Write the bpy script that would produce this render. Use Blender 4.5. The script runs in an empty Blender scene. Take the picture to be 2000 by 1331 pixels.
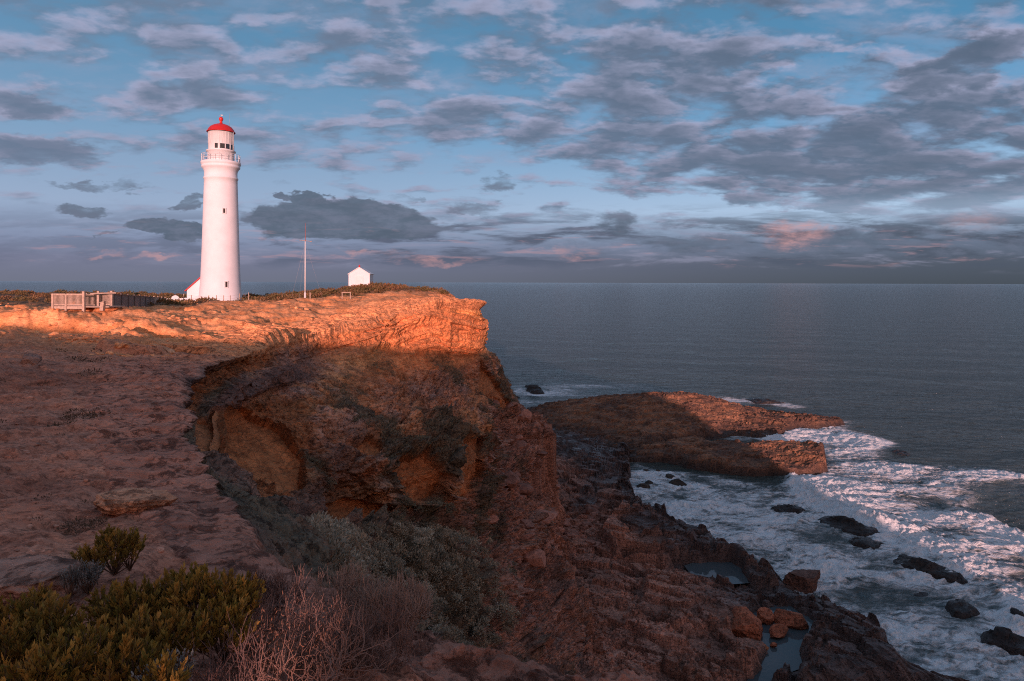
import bpy, math, random
import numpy as np
from mathutils import Vector, Matrix

random.seed(5)
RNG = np.random.default_rng(11)
sc = bpy.context.scene
COL = sc.collection

# ------------------------------------------------------------------ camera
F = 1333.0                     # focal length in photo pixels (2000 px wide) = 24 mm
SEA = -40.0                    # sea level below the eye
cam_d = bpy.data.cameras.new('camera'); cam = bpy.data.objects.new('camera', cam_d); COL.objects.link(cam)
cam_d.sensor_width = 36.0; cam_d.lens = 24.0
cam_d.shift_y = -(665.5 - 552.0) / 2000.0
cam_d.clip_start = 0.1; cam_d.clip_end = 300000.0
cam.matrix_world = Matrix.Rotation(math.radians(90), 4, 'X') @ Matrix.Rotation(0.0030, 4, 'Z')
sc.camera = cam
sc.view_settings.view_transform = 'Standard'; sc.view_settings.look = 'None'
sc.view_settings.gamma = 1.0; sc.view_settings.exposure = 0.0
sc.cycles.max_bounces = 5; sc.cycles.diffuse_bounces = 3; sc.cycles.glossy_bounces = 2
sc.cycles.transparent_max_bounces = 6; sc.cycles.sample_clamp_indirect = 4.0; sc.cycles.filter_width = 1.1; sc.cycles.use_denoising = False

SUN_EL = math.radians(6.2); SUN_AZ = math.radians(0.0)   # light travels along +Y, SUN_AZ turns it towards +X

# ------------------------------------------------------------------ node helper
class NT:
    def __init__(s, tree): s.t = tree; s.n = tree.nodes; s.l = tree.links
    def node(s, typ, ins=None, **kw):
        nd = s.n.new(typ)
        for k, v in kw.items(): setattr(nd, k, v)
        if ins:
            for k, v in ins.items(): s.put(nd.inputs[k], v)
        return nd
    def put(s, sock, v):
        if hasattr(v, 'is_output') or isinstance(v, bpy.types.NodeSocket): s.l.new(v, sock)
        elif isinstance(v, bpy.types.Node): s.l.new(v.outputs[0], sock)
        else: sock.default_value = v
    def m(s, op, a, b=None, c=None, clamp=False):
        nd = s.n.new('ShaderNodeMath'); nd.operation = op; nd.use_clamp = clamp
        s.put(nd.inputs[0], a)
        if b is not None: s.put(nd.inputs[1], b)
        if c is not None: s.put(nd.inputs[2], c)
        return nd.outputs[0]
    def vm(s, op, a, b=None):
        nd = s.n.new('ShaderNodeVectorMath'); nd.operation = op
        s.put(nd.inputs[0], a)
        if b is not None: s.put(nd.inputs[1], b)
        return nd.outputs[0]
    def sc(s, a, k):
        nd = s.n.new('ShaderNodeVectorMath'); nd.operation = 'SCALE'; s.put(nd.inputs[0], a); nd.inputs[3].default_value = k; return nd.outputs[0]
    def mix(s, f, a, b, mode='MIX'):
        nd = s.n.new('ShaderNodeMix'); nd.data_type = 'RGBA'; nd.blend_type = mode
        s.put(nd.inputs[0], f); s.put(nd.inputs[6], a); s.put(nd.inputs[7], b)
        return nd.outputs[2]
    def ss(s, x, lo, hi, tlo=0.0, thi=1.0, kind='SMOOTHSTEP'):
        nd = s.n.new('ShaderNodeMapRange'); nd.interpolation_type = kind
        s.put(nd.inputs[0], x); s.put(nd.inputs[1], lo); s.put(nd.inputs[2], hi); s.put(nd.inputs[3], tlo); s.put(nd.inputs[4], thi)
        return nd.outputs[0]
    def noise(s, vec, scale, detail=5, rough=0.55, dist=0.0, out=0, dim='3D'):
        nd = s.n.new('ShaderNodeTexNoise'); nd.noise_dimensions = dim
        s.put(nd.inputs['Vector'], vec); nd.inputs['Scale'].default_value = scale
        nd.inputs['Detail'].default_value = detail; nd.inputs['Roughness'].default_value = rough; nd.inputs['Distortion'].default_value = dist
        return nd.outputs[out]
    def ramp(s, f, stops, interp='LINEAR'):
        nd = s.n.new('ShaderNodeValToRGB'); s.put(nd.inputs[0], f); cr = nd.color_ramp; cr.interpolation = interp
        while len(cr.elements) < len(stops): cr.elements.new(0.5)
        for e, (p, c) in zip(cr.elements, stops): e.position = p; e.color = (*c, 1)
        return nd.outputs[0]

def srgb(r, g, b):
    f = lambda c: (c/255/12.92) if c/255 <= 0.04045 else ((c/255+0.055)/1.055)**2.4
    return (f(r), f(g), f(b))

# ------------------------------------------------------------------ world
def build_world():
    w = bpy.data.worlds.new('World'); sc.world = w; w.use_nodes = True
    w.cycles.sampling_method = 'MANUAL'; w.cycles.sample_map_resolution = 512
    T = NT(w.node_tree); T.n.clear()
    tc = T.node('ShaderNodeTexCoord').outputs['Generated']
    sep = T.node('ShaderNodeSeparateXYZ', {0: tc})
    x, y, z = sep.outputs
    zz = T.m('MAXIMUM', z, 0.0)
    ys = T.m('MAXIMUM', T.m('ABSOLUTE', y), 0.05)
    tx = T.m('DIVIDE', x, ys); tz = T.m('DIVIDE', zz, ys)      # tangents of bearing and height
    # clear sky colour by height
    hgt = T.m('DIVIDE', zz, 0.5, clamp=True)
    grad_l = T.ramp(hgt, [(0.0, srgb(114,118,136)), (0.06, srgb(120,124,148)), (0.11, srgb(134,146,174)), (0.20, srgb(154,174,203)), (0.40, srgb(124,161,196)),
                          (0.62, srgb(96,144,182)), (0.80, srgb(86,134,170)), (1.0, srgb(76,120,152))])
    grad_r = T.ramp(hgt, [(0.0, srgb(74,82,92)), (0.06, srgb(84,93,108)), (0.11, srgb(112,125,148)), (0.20, srgb(178,204,232)), (0.40, srgb(120,172,215)),
                          (0.62, srgb(84,142,184)), (0.80, srgb(76,130,168)), (1.0, srgb(70,116,150))])
    side = T.ss(tx, -0.6, 0.75)
    base = T.mix(side, grad_l, grad_r)
    sky = T.node('ShaderNodeTexSky'); sky.sky_type = 'NISHITA'; sky.sun_disc = False
    sky.sun_elevation = SUN_EL; sky.sun_rotation = math.radians(180) + SUN_AZ; sky.altitude = 40; sky.dust_density = 1.2
    nis = T.sc(sky.outputs[0], 0.09)
    base = T.mix(T.ss(zz, 0.05, 0.35, 0.0, 0.09), base, nis)
    # cloud field
    k = T.m('ADD', zz, 0.20)
    u = T.m('DIVIDE', x, k); v = T.m('DIVIDE', y, k)
    def dens(du, dv, dz):
        uv = T.node('ShaderNodeCombineXYZ', {0: T.m('ADD', u, du), 1: T.m('ADD', T.m('MULTIPLY', v, 1.25), dv), 2: 3.7}).outputs[0]
        big = T.noise(uv, 1.1, 2, 0.5)
        a = T.noise(uv, 5.2, 8, 0.53, 0.1)
        return T.m('ADD', T.m('MULTIPLY', T.m('SUBTRACT', a, 0.5), 1.15), T.m('ADD', T.m('MULTIPLY', big, 0.20), 0.475))
    wv = T.node('ShaderNodeCombineXYZ', {0: T.m('MULTIPLY', tx, 9.0), 1: T.m('MULTIPLY', tz, 20.0), 2: 1.3}).outputs[0]
    wn = T.node('ShaderNodeSeparateXYZ', {0: T.noise(wv, 1.0, 5, 0.62, 0.0, 1)})
    wx = T.m('MULTIPLY', T.m('SUBTRACT', wn.outputs[0], 0.5), 0.16); wz = T.m('MULTIPLY', T.m('SUBTRACT', wn.outputs[1], 0.5), 0.075)
    bx = T.m('ADD', tx, wx); bz = T.m('ADD', tz, wz)
    def blob(px, py, rx, ry, rot=0.0, soft=0.55):
        cx, cz = (px-1000)/F, (552-py)/F
        dx = T.m('SUBTRACT', bx, cx); dz = T.m('SUBTRACT', bz, cz)
        if rot:
            c, s_ = math.cos(rot), math.sin(rot)
            dx, dz = T.m('ADD', T.m('MULTIPLY', dx, c), T.m('MULTIPLY', dz, s_)), T.m('SUBTRACT', T.m('MULTIPLY', dz, c), T.m('MULTIPLY', dx, s_))
        a = T.m('MULTIPLY', dx, F/rx); b = T.m('MULTIPLY', dz, F/ry)
        r = T.m('SQRT', T.m('ADD', T.m('MULTIPLY', a, a), T.m('MULTIPLY', b, b)))
        return T.ss(r, 1.0+soft*0.5, 1.0-soft*0.7)
    def total(lst):
        acc = None
        for (px, py, rx, ry, rot, wgt, soft) in lst:
            t = T.m('MULTIPLY', blob(px, py, rx, ry, rot, soft), wgt)
            acc = t if acc is None else T.m('ADD', acc, t)
        return acc
    # where cloud gathers (+) and where blue shows (-): (px, py, rx, ry, rot, weight, softness)
    masses = [(1680,330,520,75,-0.06,0.19,1.0),(1300,215,330,110,-0.1,0.07,1.2),(1890,120,140,42,0.35,0.26,0.5),(1150,110,330,80,0,0.10,1.2),
              (300,70,330,60,-0.1,0.10,1.2),(60,205,110,24,-0.15,0.22,0.6),(100,300,140,30,-0.12,0.20,0.6),(900,235,200,40,0,0.14,0.8),
              (1480,20,90,28,0,0.18,0.6),(1600,500,600,42,0.0,0.15,1.0),(620,90,90,36,0,0.12,0.8),(360,185,130,26,-0.1,0.14,0.8),
              (1820,250,260,80,0.1,0.14,1.0),(1450,130,190,70,0,0.08,1.0),(560,290,130,40,0,0.1,1.0),
              (600,215,130,34,0.15,-0.03,1.0),(600,345,330,55,0,-0.12,1.0),(200,380,260,60,0,-0.12,1.0),(1010,360,110,50,0,-0.12,0.8),
              (1280,405,260,20,-0.06,-0.22,0.6),(1560,430,180,14,0.0,-0.24,0.6),(1620,120,190,16,0.3,-0.16,0.8),(1600,30,300,24,0,-0.12,1.0),
              (200,245,230,30,0,-0.12,1.0),(100,140,160,24,0,-0.08,1.0),(1500,250,160,14,0.15,-0.1,0.8)]
    low = [(670,432,185,44,0.0,1.0,0.35),(590,388,44,18,0,1.0,0.4),(325,452,72,21,-0.1,0.9,0.45),(365,405,34,13,0,0.7,0.6),(178,420,56,12,0,0.7,0.6),
           (990,361,48,18,0,0.62,0.8),(940,405,70,14,0,0.55,0.6),(1185,430,52,22,0,0.55,0.8),(1690,170+0,1,1,0,0.0,0.5),(1220,465,240,30,0,0.4,0.9),
           (1500,478,260,26,0,0.42,0.9),(1850,470,300,40,0,0.5,0.9),(200,465,30,3,0,0.6,0.9),(870,448,90,8,0,.5,.9),(190,372,110,11,0,0.6,0.7),(790,380,30,9,0,0.5,0.6),(560,355,45,8,0,0.4,0.7),(480,430,40,14,0,0.5,0.6)]
    bias = total(masses)
    d0 = T.m('ADD', dens(0, 0, 0), bias); d1 = T.m('ADD', dens(0.015, -0.075, 0), bias)
    hfade = T.ss(zz, 0.05, 0.13)
    cov = T.m('MULTIPLY', T.ss(d0, 0.45, 0.74), hfade)
    lit = T.ss(T.m('SUBTRACT', d0, d1), -0.07, 0.13)
    thick = T.ss(d0, 0.60, 0.95)
    uv2 = T.node('ShaderNodeCombineXYZ', {0: u, 1: T.m('MULTIPLY', v, 1.5), 2: 9.1}).outputs[0]
    tex = T.noise(uv2, 9.0, 6, 0.6, 0.2)
    grey = T.mix(side, (*srgb(112,128,153),1), (*srgb(98,112,135),1))
    pink = T.mix(T.ss(zz, 0.08, 0.3), (*srgb(160,156,180),1), (*srgb(176,177,206),1))
    lk = T.m('ADD', T.m('MULTIPLY', lit, 0.85), T.m('MULTIPLY', T.m('SUBTRACT', tex, 0.5), 1.5), clamp=True)
    c = T.mix(T.m('MULTIPLY', lk, T.m('SUBTRACT', 1.0, T.m('MULTIPLY', thick, 0.7))), grey, pink)
    dark = T.mix(side, (*srgb(98,111,134),1), (*srgb(80,92,110),1))
    c = T.mix(T.m('MULTIPLY', thick, 0.55), c, dark)
    # thin veil of high cloud between the heaps
    veil = T.m('MULTIPLY', T.ss(T.noise(uv2, 2.6, 7, 0.6, 0.3), 0.44, 0.72), T.m('MULTIPLY', T.ss(zz, 0.12, 0.22), 0.5))
    base = T.mix(veil, base, (*srgb(150,158,186),1))
    # uneven grey murk low over the sea
    mv = T.node('ShaderNodeCombineXYZ', {0: T.m('MULTIPLY', tx, 7.0), 1: T.m('MULTIPLY', tz, 48.0), 2: 5.2}).outputs[0]
    mn = T.noise(mv, 1.0, 7, 0.6, 0.3)
    mk = T.m('MULTIPLY', T.m('MULTIPLY', T.ss(tz, 0.012, 0.035), T.ss(tz, 0.125, 0.07)), T.ss(tx, -0.75, -0.2, 0.35, 1.0))
    base = T.mix(T.m('MULTIPLY', mk, T.ss(mn, 0.46, 0.62)), base, T.mix(side, (*srgb(98,106,128),1), (*srgb(80,89,105),1)))
    base = T.mix(T.m('MULTIPLY', mk, T.ss(mn, 0.46, 0.34, 0, 0.55)), base, (*srgb(146,148,172),1))
    out = T.mix(T.m('MULTIPLY', cov, 0.93), base, c)
    # low, far clouds: dark slate with a soft edge
    lv = T.node('ShaderNodeCombineXYZ', {0: T.m('MULTIPLY', tx, 14.0), 1: T.m('MULTIPLY', tz, 42.0), 2: 8.3}).outputs[0]
    ln = T.noise(lv, 1.3, 9, 0.66, 0.2)
    lsum = T.m('ADD', total(low), T.m('MULTIPLY', T.m('SUBTRACT', ln, 0.5), 1.1))
    lcov = T.m('MULTIPLY', T.ss(lsum, 0.30, 0.84), 0.9)
    lcol = T.mix(T.ss(ln, 0.38, 0.68), (*srgb(86,99,116),1), (*srgb(108,116,136),1))
    out = T.mix(T.m('MULTIPLY', lcov, T.ss(z, 0.0, 0.03)), out, lcol)
    # thin bright pink strips low over the sea
    sv = T.node('ShaderNodeCombineXYZ', {0: T.m('MULTIPLY', tx, 11.0), 1: T.m('MULTIPLY', tz, 95.0), 2: 2.2}).outputs[0]
    sn = T.noise(sv, 1.0, 6, 0.6, 0.4)
    strip = T.m('MULTIPLY', T.ss(sn, 0.56, 0.68), T.m('MULTIPLY', T.ss(tz, 0.018, 0.035), T.ss(tz, 0.10, 0.055)))
    out = T.mix(T.m('MULTIPLY', strip, 0.38), out, (*srgb(190,150,158),1))
    glow = total([(1540,455,60,17,-0.1,1.0,0.8),(1900,430,60,22,0,0.35,1.0),(300,504,46,6,0,0.8,0.9),(740,502,50,6,0,0.8,0.9),(850,512,70,5,0,0.7,0.9),(1100,490,30,8,0.3,0.6,0.9),(200,498,26,5,0,0.6,0.9)])
    out = T.mix(T.m('MULTIPLY', glow, T.ss(ln, 0.36, 0.70, 0.10, 0.75)), out, (*srgb(214,160,158),1))
    # the sunset side of the sky, behind the eye: warm and bright low down
    back = T.m('MULTIPLY', T.ss(y, 0.1, -0.75), T.ss(zz, 0.75, 0.0))
    out = T.mix(back, out, (1.0, 0.52, 0.33, 1))
    bg = T.node('ShaderNodeBackground', {'Color': out, 'Strength': 1.0})
    T.l.new(bg.outputs[0], T.node('ShaderNodeOutputWorld').inputs[0])
build_world()

sun_d = bpy.data.lights.new('sun', 'SUN'); sun = bpy.data.objects.new('sun', sun_d); COL.objects.link(sun)
sun_d.energy = 4.9; sun_d.angle = math.radians(0.4); sun_d.color = (1.0, 0.575, 0.53)
ld = Vector((math.sin(SUN_AZ)*math.cos(SUN_EL), math.cos(SUN_AZ)*math.cos(SUN_EL), -math.sin(SUN_EL)))
sun.rotation_euler = ld.to_track_quat('-Z', 'Y').to_euler()

# ------------------------------------------------------------------ numpy noise
_P = np.random.default_rng(3).permutation(256).astype(np.int32); _P = np.concatenate([_P, _P, _P])
_G = np.random.default_rng(4).normal(size=(256, 3)).astype(np.float32); _G /= np.linalg.norm(_G, axis=1)[:, None]
def pn(p):
    """gradient noise, p (N,3) -> about -0.7..0.7"""
    p = np.asarray(p, np.float32); i = np.floor(p).astype(np.int32); f = p - i; i &= 255
    w = f*f*f*(f*(f*6-15)+10)
    r = 0
    for dx in (0, 1):
        ax = _P[i[:, 0]+dx]; wx = w[:, 0] if dx else 1-w[:, 0]
        for dy in (0, 1):
            ay = _P[ax+((i[:, 1]+dy) & 255)]; wy = w[:, 1] if dy else 1-w[:, 1]
            for dz in (0, 1):
                g = _G[_P[ay+((i[:, 2]+dz) & 255)]]; wz = w[:, 2] if dz else 1-w[:, 2]
                r = r + (g[:, 0]*(f[:, 0]-dx)+g[:, 1]*(f[:, 1]-dy)+g[:, 2]*(f[:, 2]-dz))*(wx*wy*wz)
    return r
def fbm(p, octs=5, lac=2.03, gain=0.5, ridge=False):
    a = 1.0; s = 0; q = np.array(p, np.float32); tot = 0
    for o in range(octs):
        n = pn(q)
        if ridge: n = 0.5-2.2*np.abs(n)
        s = s + a*n; tot += a; a *= gain; q = q*lac+17.3
    return s/tot*1.6
_H = np.random.default_rng(8).uniform(0, 1, (256, 8)).astype(np.float32)
def cells(p, tilt=0.6):
    """jointed-block field: nearest-cell offset with a tilted face, distance to the joint, and a per-block random"""
    p = np.asarray(p, np.float32); i0 = np.floor(p).astype(np.int32); f = p-i0; n = len(p)
    d1 = np.full(n, 9., np.float32); d2 = np.full(n, 9., np.float32); val = np.zeros(n, np.float32); rnd = np.zeros(n, np.float32)
    for dx in (-1, 0, 1):
        ax = _P[(i0[:, 0]+dx) & 255]
        for dy in (-1, 0, 1):
            ay = _P[ax+((i0[:, 1]+dy) & 255)]
            for dz in (-1, 0, 1):
                h = _H[_P[ay+((i0[:, 2]+dz) & 255)]]
                rx = dx+h[:, 0]-f[:, 0]; ry = dy+h[:, 1]-f[:, 1]; rz = dz+h[:, 2]-f[:, 2]; d = rx*rx+ry*ry+rz*rz
                v = (h[:, 3]-0.5)*2-tilt*(rx*(h[:, 4]-.5)+ry*(h[:, 5]-.5)+rz*(h[:, 6]-.5))*2
                c = d < d1; d2 = np.where(c, d1, np.minimum(d2, d)); val = np.where(c, v, val); rnd = np.where(c, h[:, 7], rnd); d1 = np.minimum(d1, d)
    e = np.sqrt(d2)-np.sqrt(d1); return val*sstep(0, 0.16, e), e, rnd
def sstep(a, b, x):
    t = np.clip((x-a)/(b-a), 0, 1); return t*t*(3-2*t)
def lerp3(a, b, t): return np.asarray(a)*(1-t[:, None])+np.asarray(b)*t[:, None]

def P(px, py, Y):
    """photo pixel + distance -> world point"""
    return np.array([(px-1000.0)/F*Y, Y, -(py-(549.0+0.003*px))/F*Y])
def S(px, py):
    """photo pixel on the sea surface -> world XY"""
    Y = -SEA*F/(py-(549.0+0.003*px)); return ((px-1000.0)/F*Y, Y)

# ------------------------------------------------------------------ mesh helpers
def mesh_arrays(name, V, Fq, mat, parent=None, smooth=True, col=None, kind=None, extra=None):
    V = np.asarray(V, np.float32); Fq = np.asarray(Fq, np.int32)
    me = bpy.data.meshes.new(name); n = len(Fq); k = Fq.shape[1]
    me.vertices.add(len(V)); me.vertices.foreach_set('co', V.ravel())
    me.loops.add(n*k); me.loops.foreach_set('vertex_index', Fq.ravel())
    me.polygons.add(n); me.polygons.foreach_set('loop_start', np.arange(0, n*k, k, dtype=np.int32)); me.polygons.foreach_set('loop_total', np.full(n, k, np.int32))
    me.polygons.foreach_set('use_smooth', np.full(n, smooth, bool))
    me.update(calc_edges=True)
    if col is not None:
        a = me.attributes.new('col', 'FLOAT_COLOR', 'POINT'); c4 = np.ones((len(V), 4), np.float32); c4[:, :3] = np.clip(col, 0, 1); a.data.foreach_set('color', c4.ravel())
    if extra:
        for nm, arr in extra.items():
            a = me.attributes.new(nm, 'FLOAT', 'POINT'); a.data.foreach_set('value', np.asarray(arr, np.float32).ravel())
    me.materials.append(mat)
    o = bpy.data.objects.new(name, me); COL.objects.link(o)
    if parent: o.parent = parent
    if kind: o['kind'] = kind
    return o
def grid_faces(n, m, closed=False):
    i = np.arange(n-1)[:, None]; j = np.arange(m if closed else m-1)[None, :]
    j2 = (j+1) % m
    return np.stack([i*m+j, i*m+j2, (i+1)*m+j2, (i+1)*m+j], -1).reshape(-1, 4)
def grid_normals(Q):
    du = np.gradient(Q, axis=0); dv = np.gradient(Q, axis=1); n = np.cross(du, dv)
    return n/np.maximum(np.linalg.norm(n, axis=2, keepdims=True), 1e-9)
def tag(o, label, cat, group=None, kind=None):
    if label: o['label'] = label
    if cat: o['category'] = cat
    if group: o['group'] = group
    if kind: o['kind'] = kind
    return o
def empty(name, loc, rz=0.0):
    o = bpy.data.objects.new(name, None); COL.objects.link(o); o.location = loc; o.rotation_euler = (0, 0, rz); o.empty_display_size = 0.2; return o

# ------------------------------------------------------------------ materials
def rock_material(name, bump=1.0, fine=1.0, rough=0.92, wet=False, pitk=0.8):
    m = bpy.data.materials.new(name); m.use_nodes = True; T = NT(m.node_tree); T.n.clear()
    geo = T.node('ShaderNodeNewGeometry'); pos = geo.outputs['Position']
    col = T.node('ShaderNodeAttribute', attribute_name='col').outputs['Color']
    n1 = T.noise(pos, 0.9*fine, 8, 0.62); n2 = T.noise(pos, 6.0*fine, 7, 0.65); n3 = T.noise(pos, 0.25*fine, 4, 0.6, 0.6)
    c = T.mix(1.0, col, T.ramp(n1, [(0.25, (0.66,0.62,0.60)), (0.5, (1.05,1.04,1.03)), (0.8, (1.35,1.32,1.28))]), 'MULTIPLY')
    sm = T.m('SUBTRACT', 1.0, T.node('ShaderNodeAttribute', attribute_name='sm').outputs['Fac'])
    c = T.mix(T.m('ADD', T.m('MULTIPLY', sm, 0.6), 0.4), c, T.ramp(n2, [(0.25, (0.50,0.45,0.43)), (0.42, (0.98,0.97,0.96)), (0.62, (1.3,1.3,1.3)), (0.8, (1.6,1.6,1.62))]), 'MULTIPLY')
    c = T.mix(0.8, c, T.ramp(n3, [(0.3, (0.8,0.78,0.8)), (0.55, (1.05,1.02,1.0)), (0.75, (1.15,1.05,0.95))]), 'MULTIPLY')
    n4 = T.noise(T.vm('MULTIPLY', pos, (1, 1, 1.6)), 2.6*fine, 7, 0.72, 0.3); n5 = T.noise(T.vm('MULTIPLY', pos, (0.35, 0.35, 3.2)), 1.5*fine, 6, 0.7, 0.4)
    pits = T.ss(n4, 0.36, 0.47); c = T.mix(T.m('MULTIPLY', sm, pitk), c, T.ramp(pits, [(0.0, (0.42,0.36,0.34)), (1.0, (1.06,1.05,1.04))]), 'MULTIPLY')
    c = T.mix(0.75, c, T.ramp(n5, [(0.34, (0.55,0.50,0.48)), (0.46, (1.0,1.0,1.0)), (0.7, (1.2,1.18,1.15))]), 'MULTIPLY')
    vo = T.node('ShaderNodeTexVoronoi', feature='DISTANCE_TO_EDGE'); vo.inputs['Scale'].default_value = 1.1*fine
    T.put(vo.inputs['Vector'], T.vm('ADD', T.vm('MULTIPLY', pos, (1, 1, 2.2)), T.noise(pos, 1.7*fine, 4, 0.6, 0, 1)))
    crack = T.ss(vo.outputs['Distance'], 0.0, 0.05)
    c = T.mix(T.m('MULTIPLY', T.m('SUBTRACT', 1.0, crack), 0.35), c, (0.05, 0.03, 0.025, 1))
    h = T.m('ADD', T.m('MULTIPLY', n1, 0.5), T.m('ADD', T.m('MULTIPLY', n2, 0.16), T.m('MULTIPLY', crack, 0.05)))
    h = T.m('ADD', h, T.m('ADD', T.m('MULTIPLY', T.m('MULTIPLY', pits, sm), 0.14), T.m('MULTIPLY', n5, 0.18)))
    bp = T.node('ShaderNodeBump', {'Height': h, 'Strength': 0.9, 'Distance': 0.55*bump/fine})
    bs = T.node('ShaderNodeBsdfPrincipled', {'Base Color': c, 'Roughness': rough, 'Normal': bp.outputs[0]})
    bs.inputs['Specular IOR Level'].default_value = 0.25
    if wet:
        w = T.node('ShaderNodeAttribute', attribute_name='wet').outputs['Fac']
        r = T.ss(T.m('MULTIPLY', w, T.noise(pos, 0.5, 5, 0.6)), 0.30, 0.55)
        T.put(bs.inputs['Roughness'], T.m('SUBTRACT', rough, T.m('MULTIPLY', r, 0.62)))
    T.l.new(bs.outputs[0], T.node('ShaderNodeOutputMaterial').inputs[0])
    return m
def simple(name, color, rough=0.7, spec=0.3, var=0.12, scale=3.0, bump=0.0, metal=0.0, trans=0.0):
    m = bpy.data.materials.new(name); m.use_nodes = True; T = NT(m.node_tree); T.n.clear()
    pos = T.node('ShaderNodeTexCoord').outputs['Object']
    n = T.noise(pos, scale, 5, 0.6)
    a = [max(0, c*(1-var*1.6)) for c in color]; b = [min(1, c*(1+var)) for c in color]
    c = T.ramp(n, [(0.3, tuple(a)), (0.7, tuple(b))])
    bs = T.node('ShaderNodeBsdfPrincipled', {'Base Color': c, 'Roughness': rough, 'Metallic': metal})
    bs.inputs['Specular IOR Level'].default_value = spec
    if bump: T.put(bs.inputs['Normal'], T.node('ShaderNodeBump', {'Height': n, 'Strength': 0.6, 'Distance': bump}).outputs[0])
    outp = bs.outputs[0]
    if trans:
        tr = T.node('ShaderNodeBsdfTranslucent', {'Color': c}); mx = T.node('ShaderNodeMixShader', {0: trans, 1: bs.outputs[0], 2: tr.outputs[0]}); outp = mx.outputs[0]
    T.l.new(outp, T.node('ShaderNodeOutputMaterial').inputs[0])
    return m
def leaf_material(name, trans=0.25, spec=0.3):
    m = bpy.data.materials.new(name); m.use_nodes = True; T = NT(m.node_tree); T.n.clear()
    col = T.node('ShaderNodeAttribute', attribute_name='col').outputs['Color']
    bs = T.node('ShaderNodeBsdfPrincipled', {'Base Color': col, 'Roughness': 0.6}); bs.inputs['Specular IOR Level'].default_value = spec
    tr = T.node('ShaderNodeBsdfTranslucent', {'Color': col})
    mx = T.node('ShaderNodeMixShader', {0: trans, 1: bs.outputs[0], 2: tr.outputs[0]})
    T.l.new(mx.outputs[0], T.node('ShaderNodeOutputMaterial').inputs[0]); return m
M_ROCK = rock_material('cliff_rock', wet=True)
M_GROUND = rock_material('headland_ground', bump=0.35, fine=2.2, pitk=0.45)
M_REEF = rock_material('reef_rock', wet=True)
M_LEAF = leaf_material('leaf')
M_DRY = leaf_material('dry_leaf', 0.1, 0.1)

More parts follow.
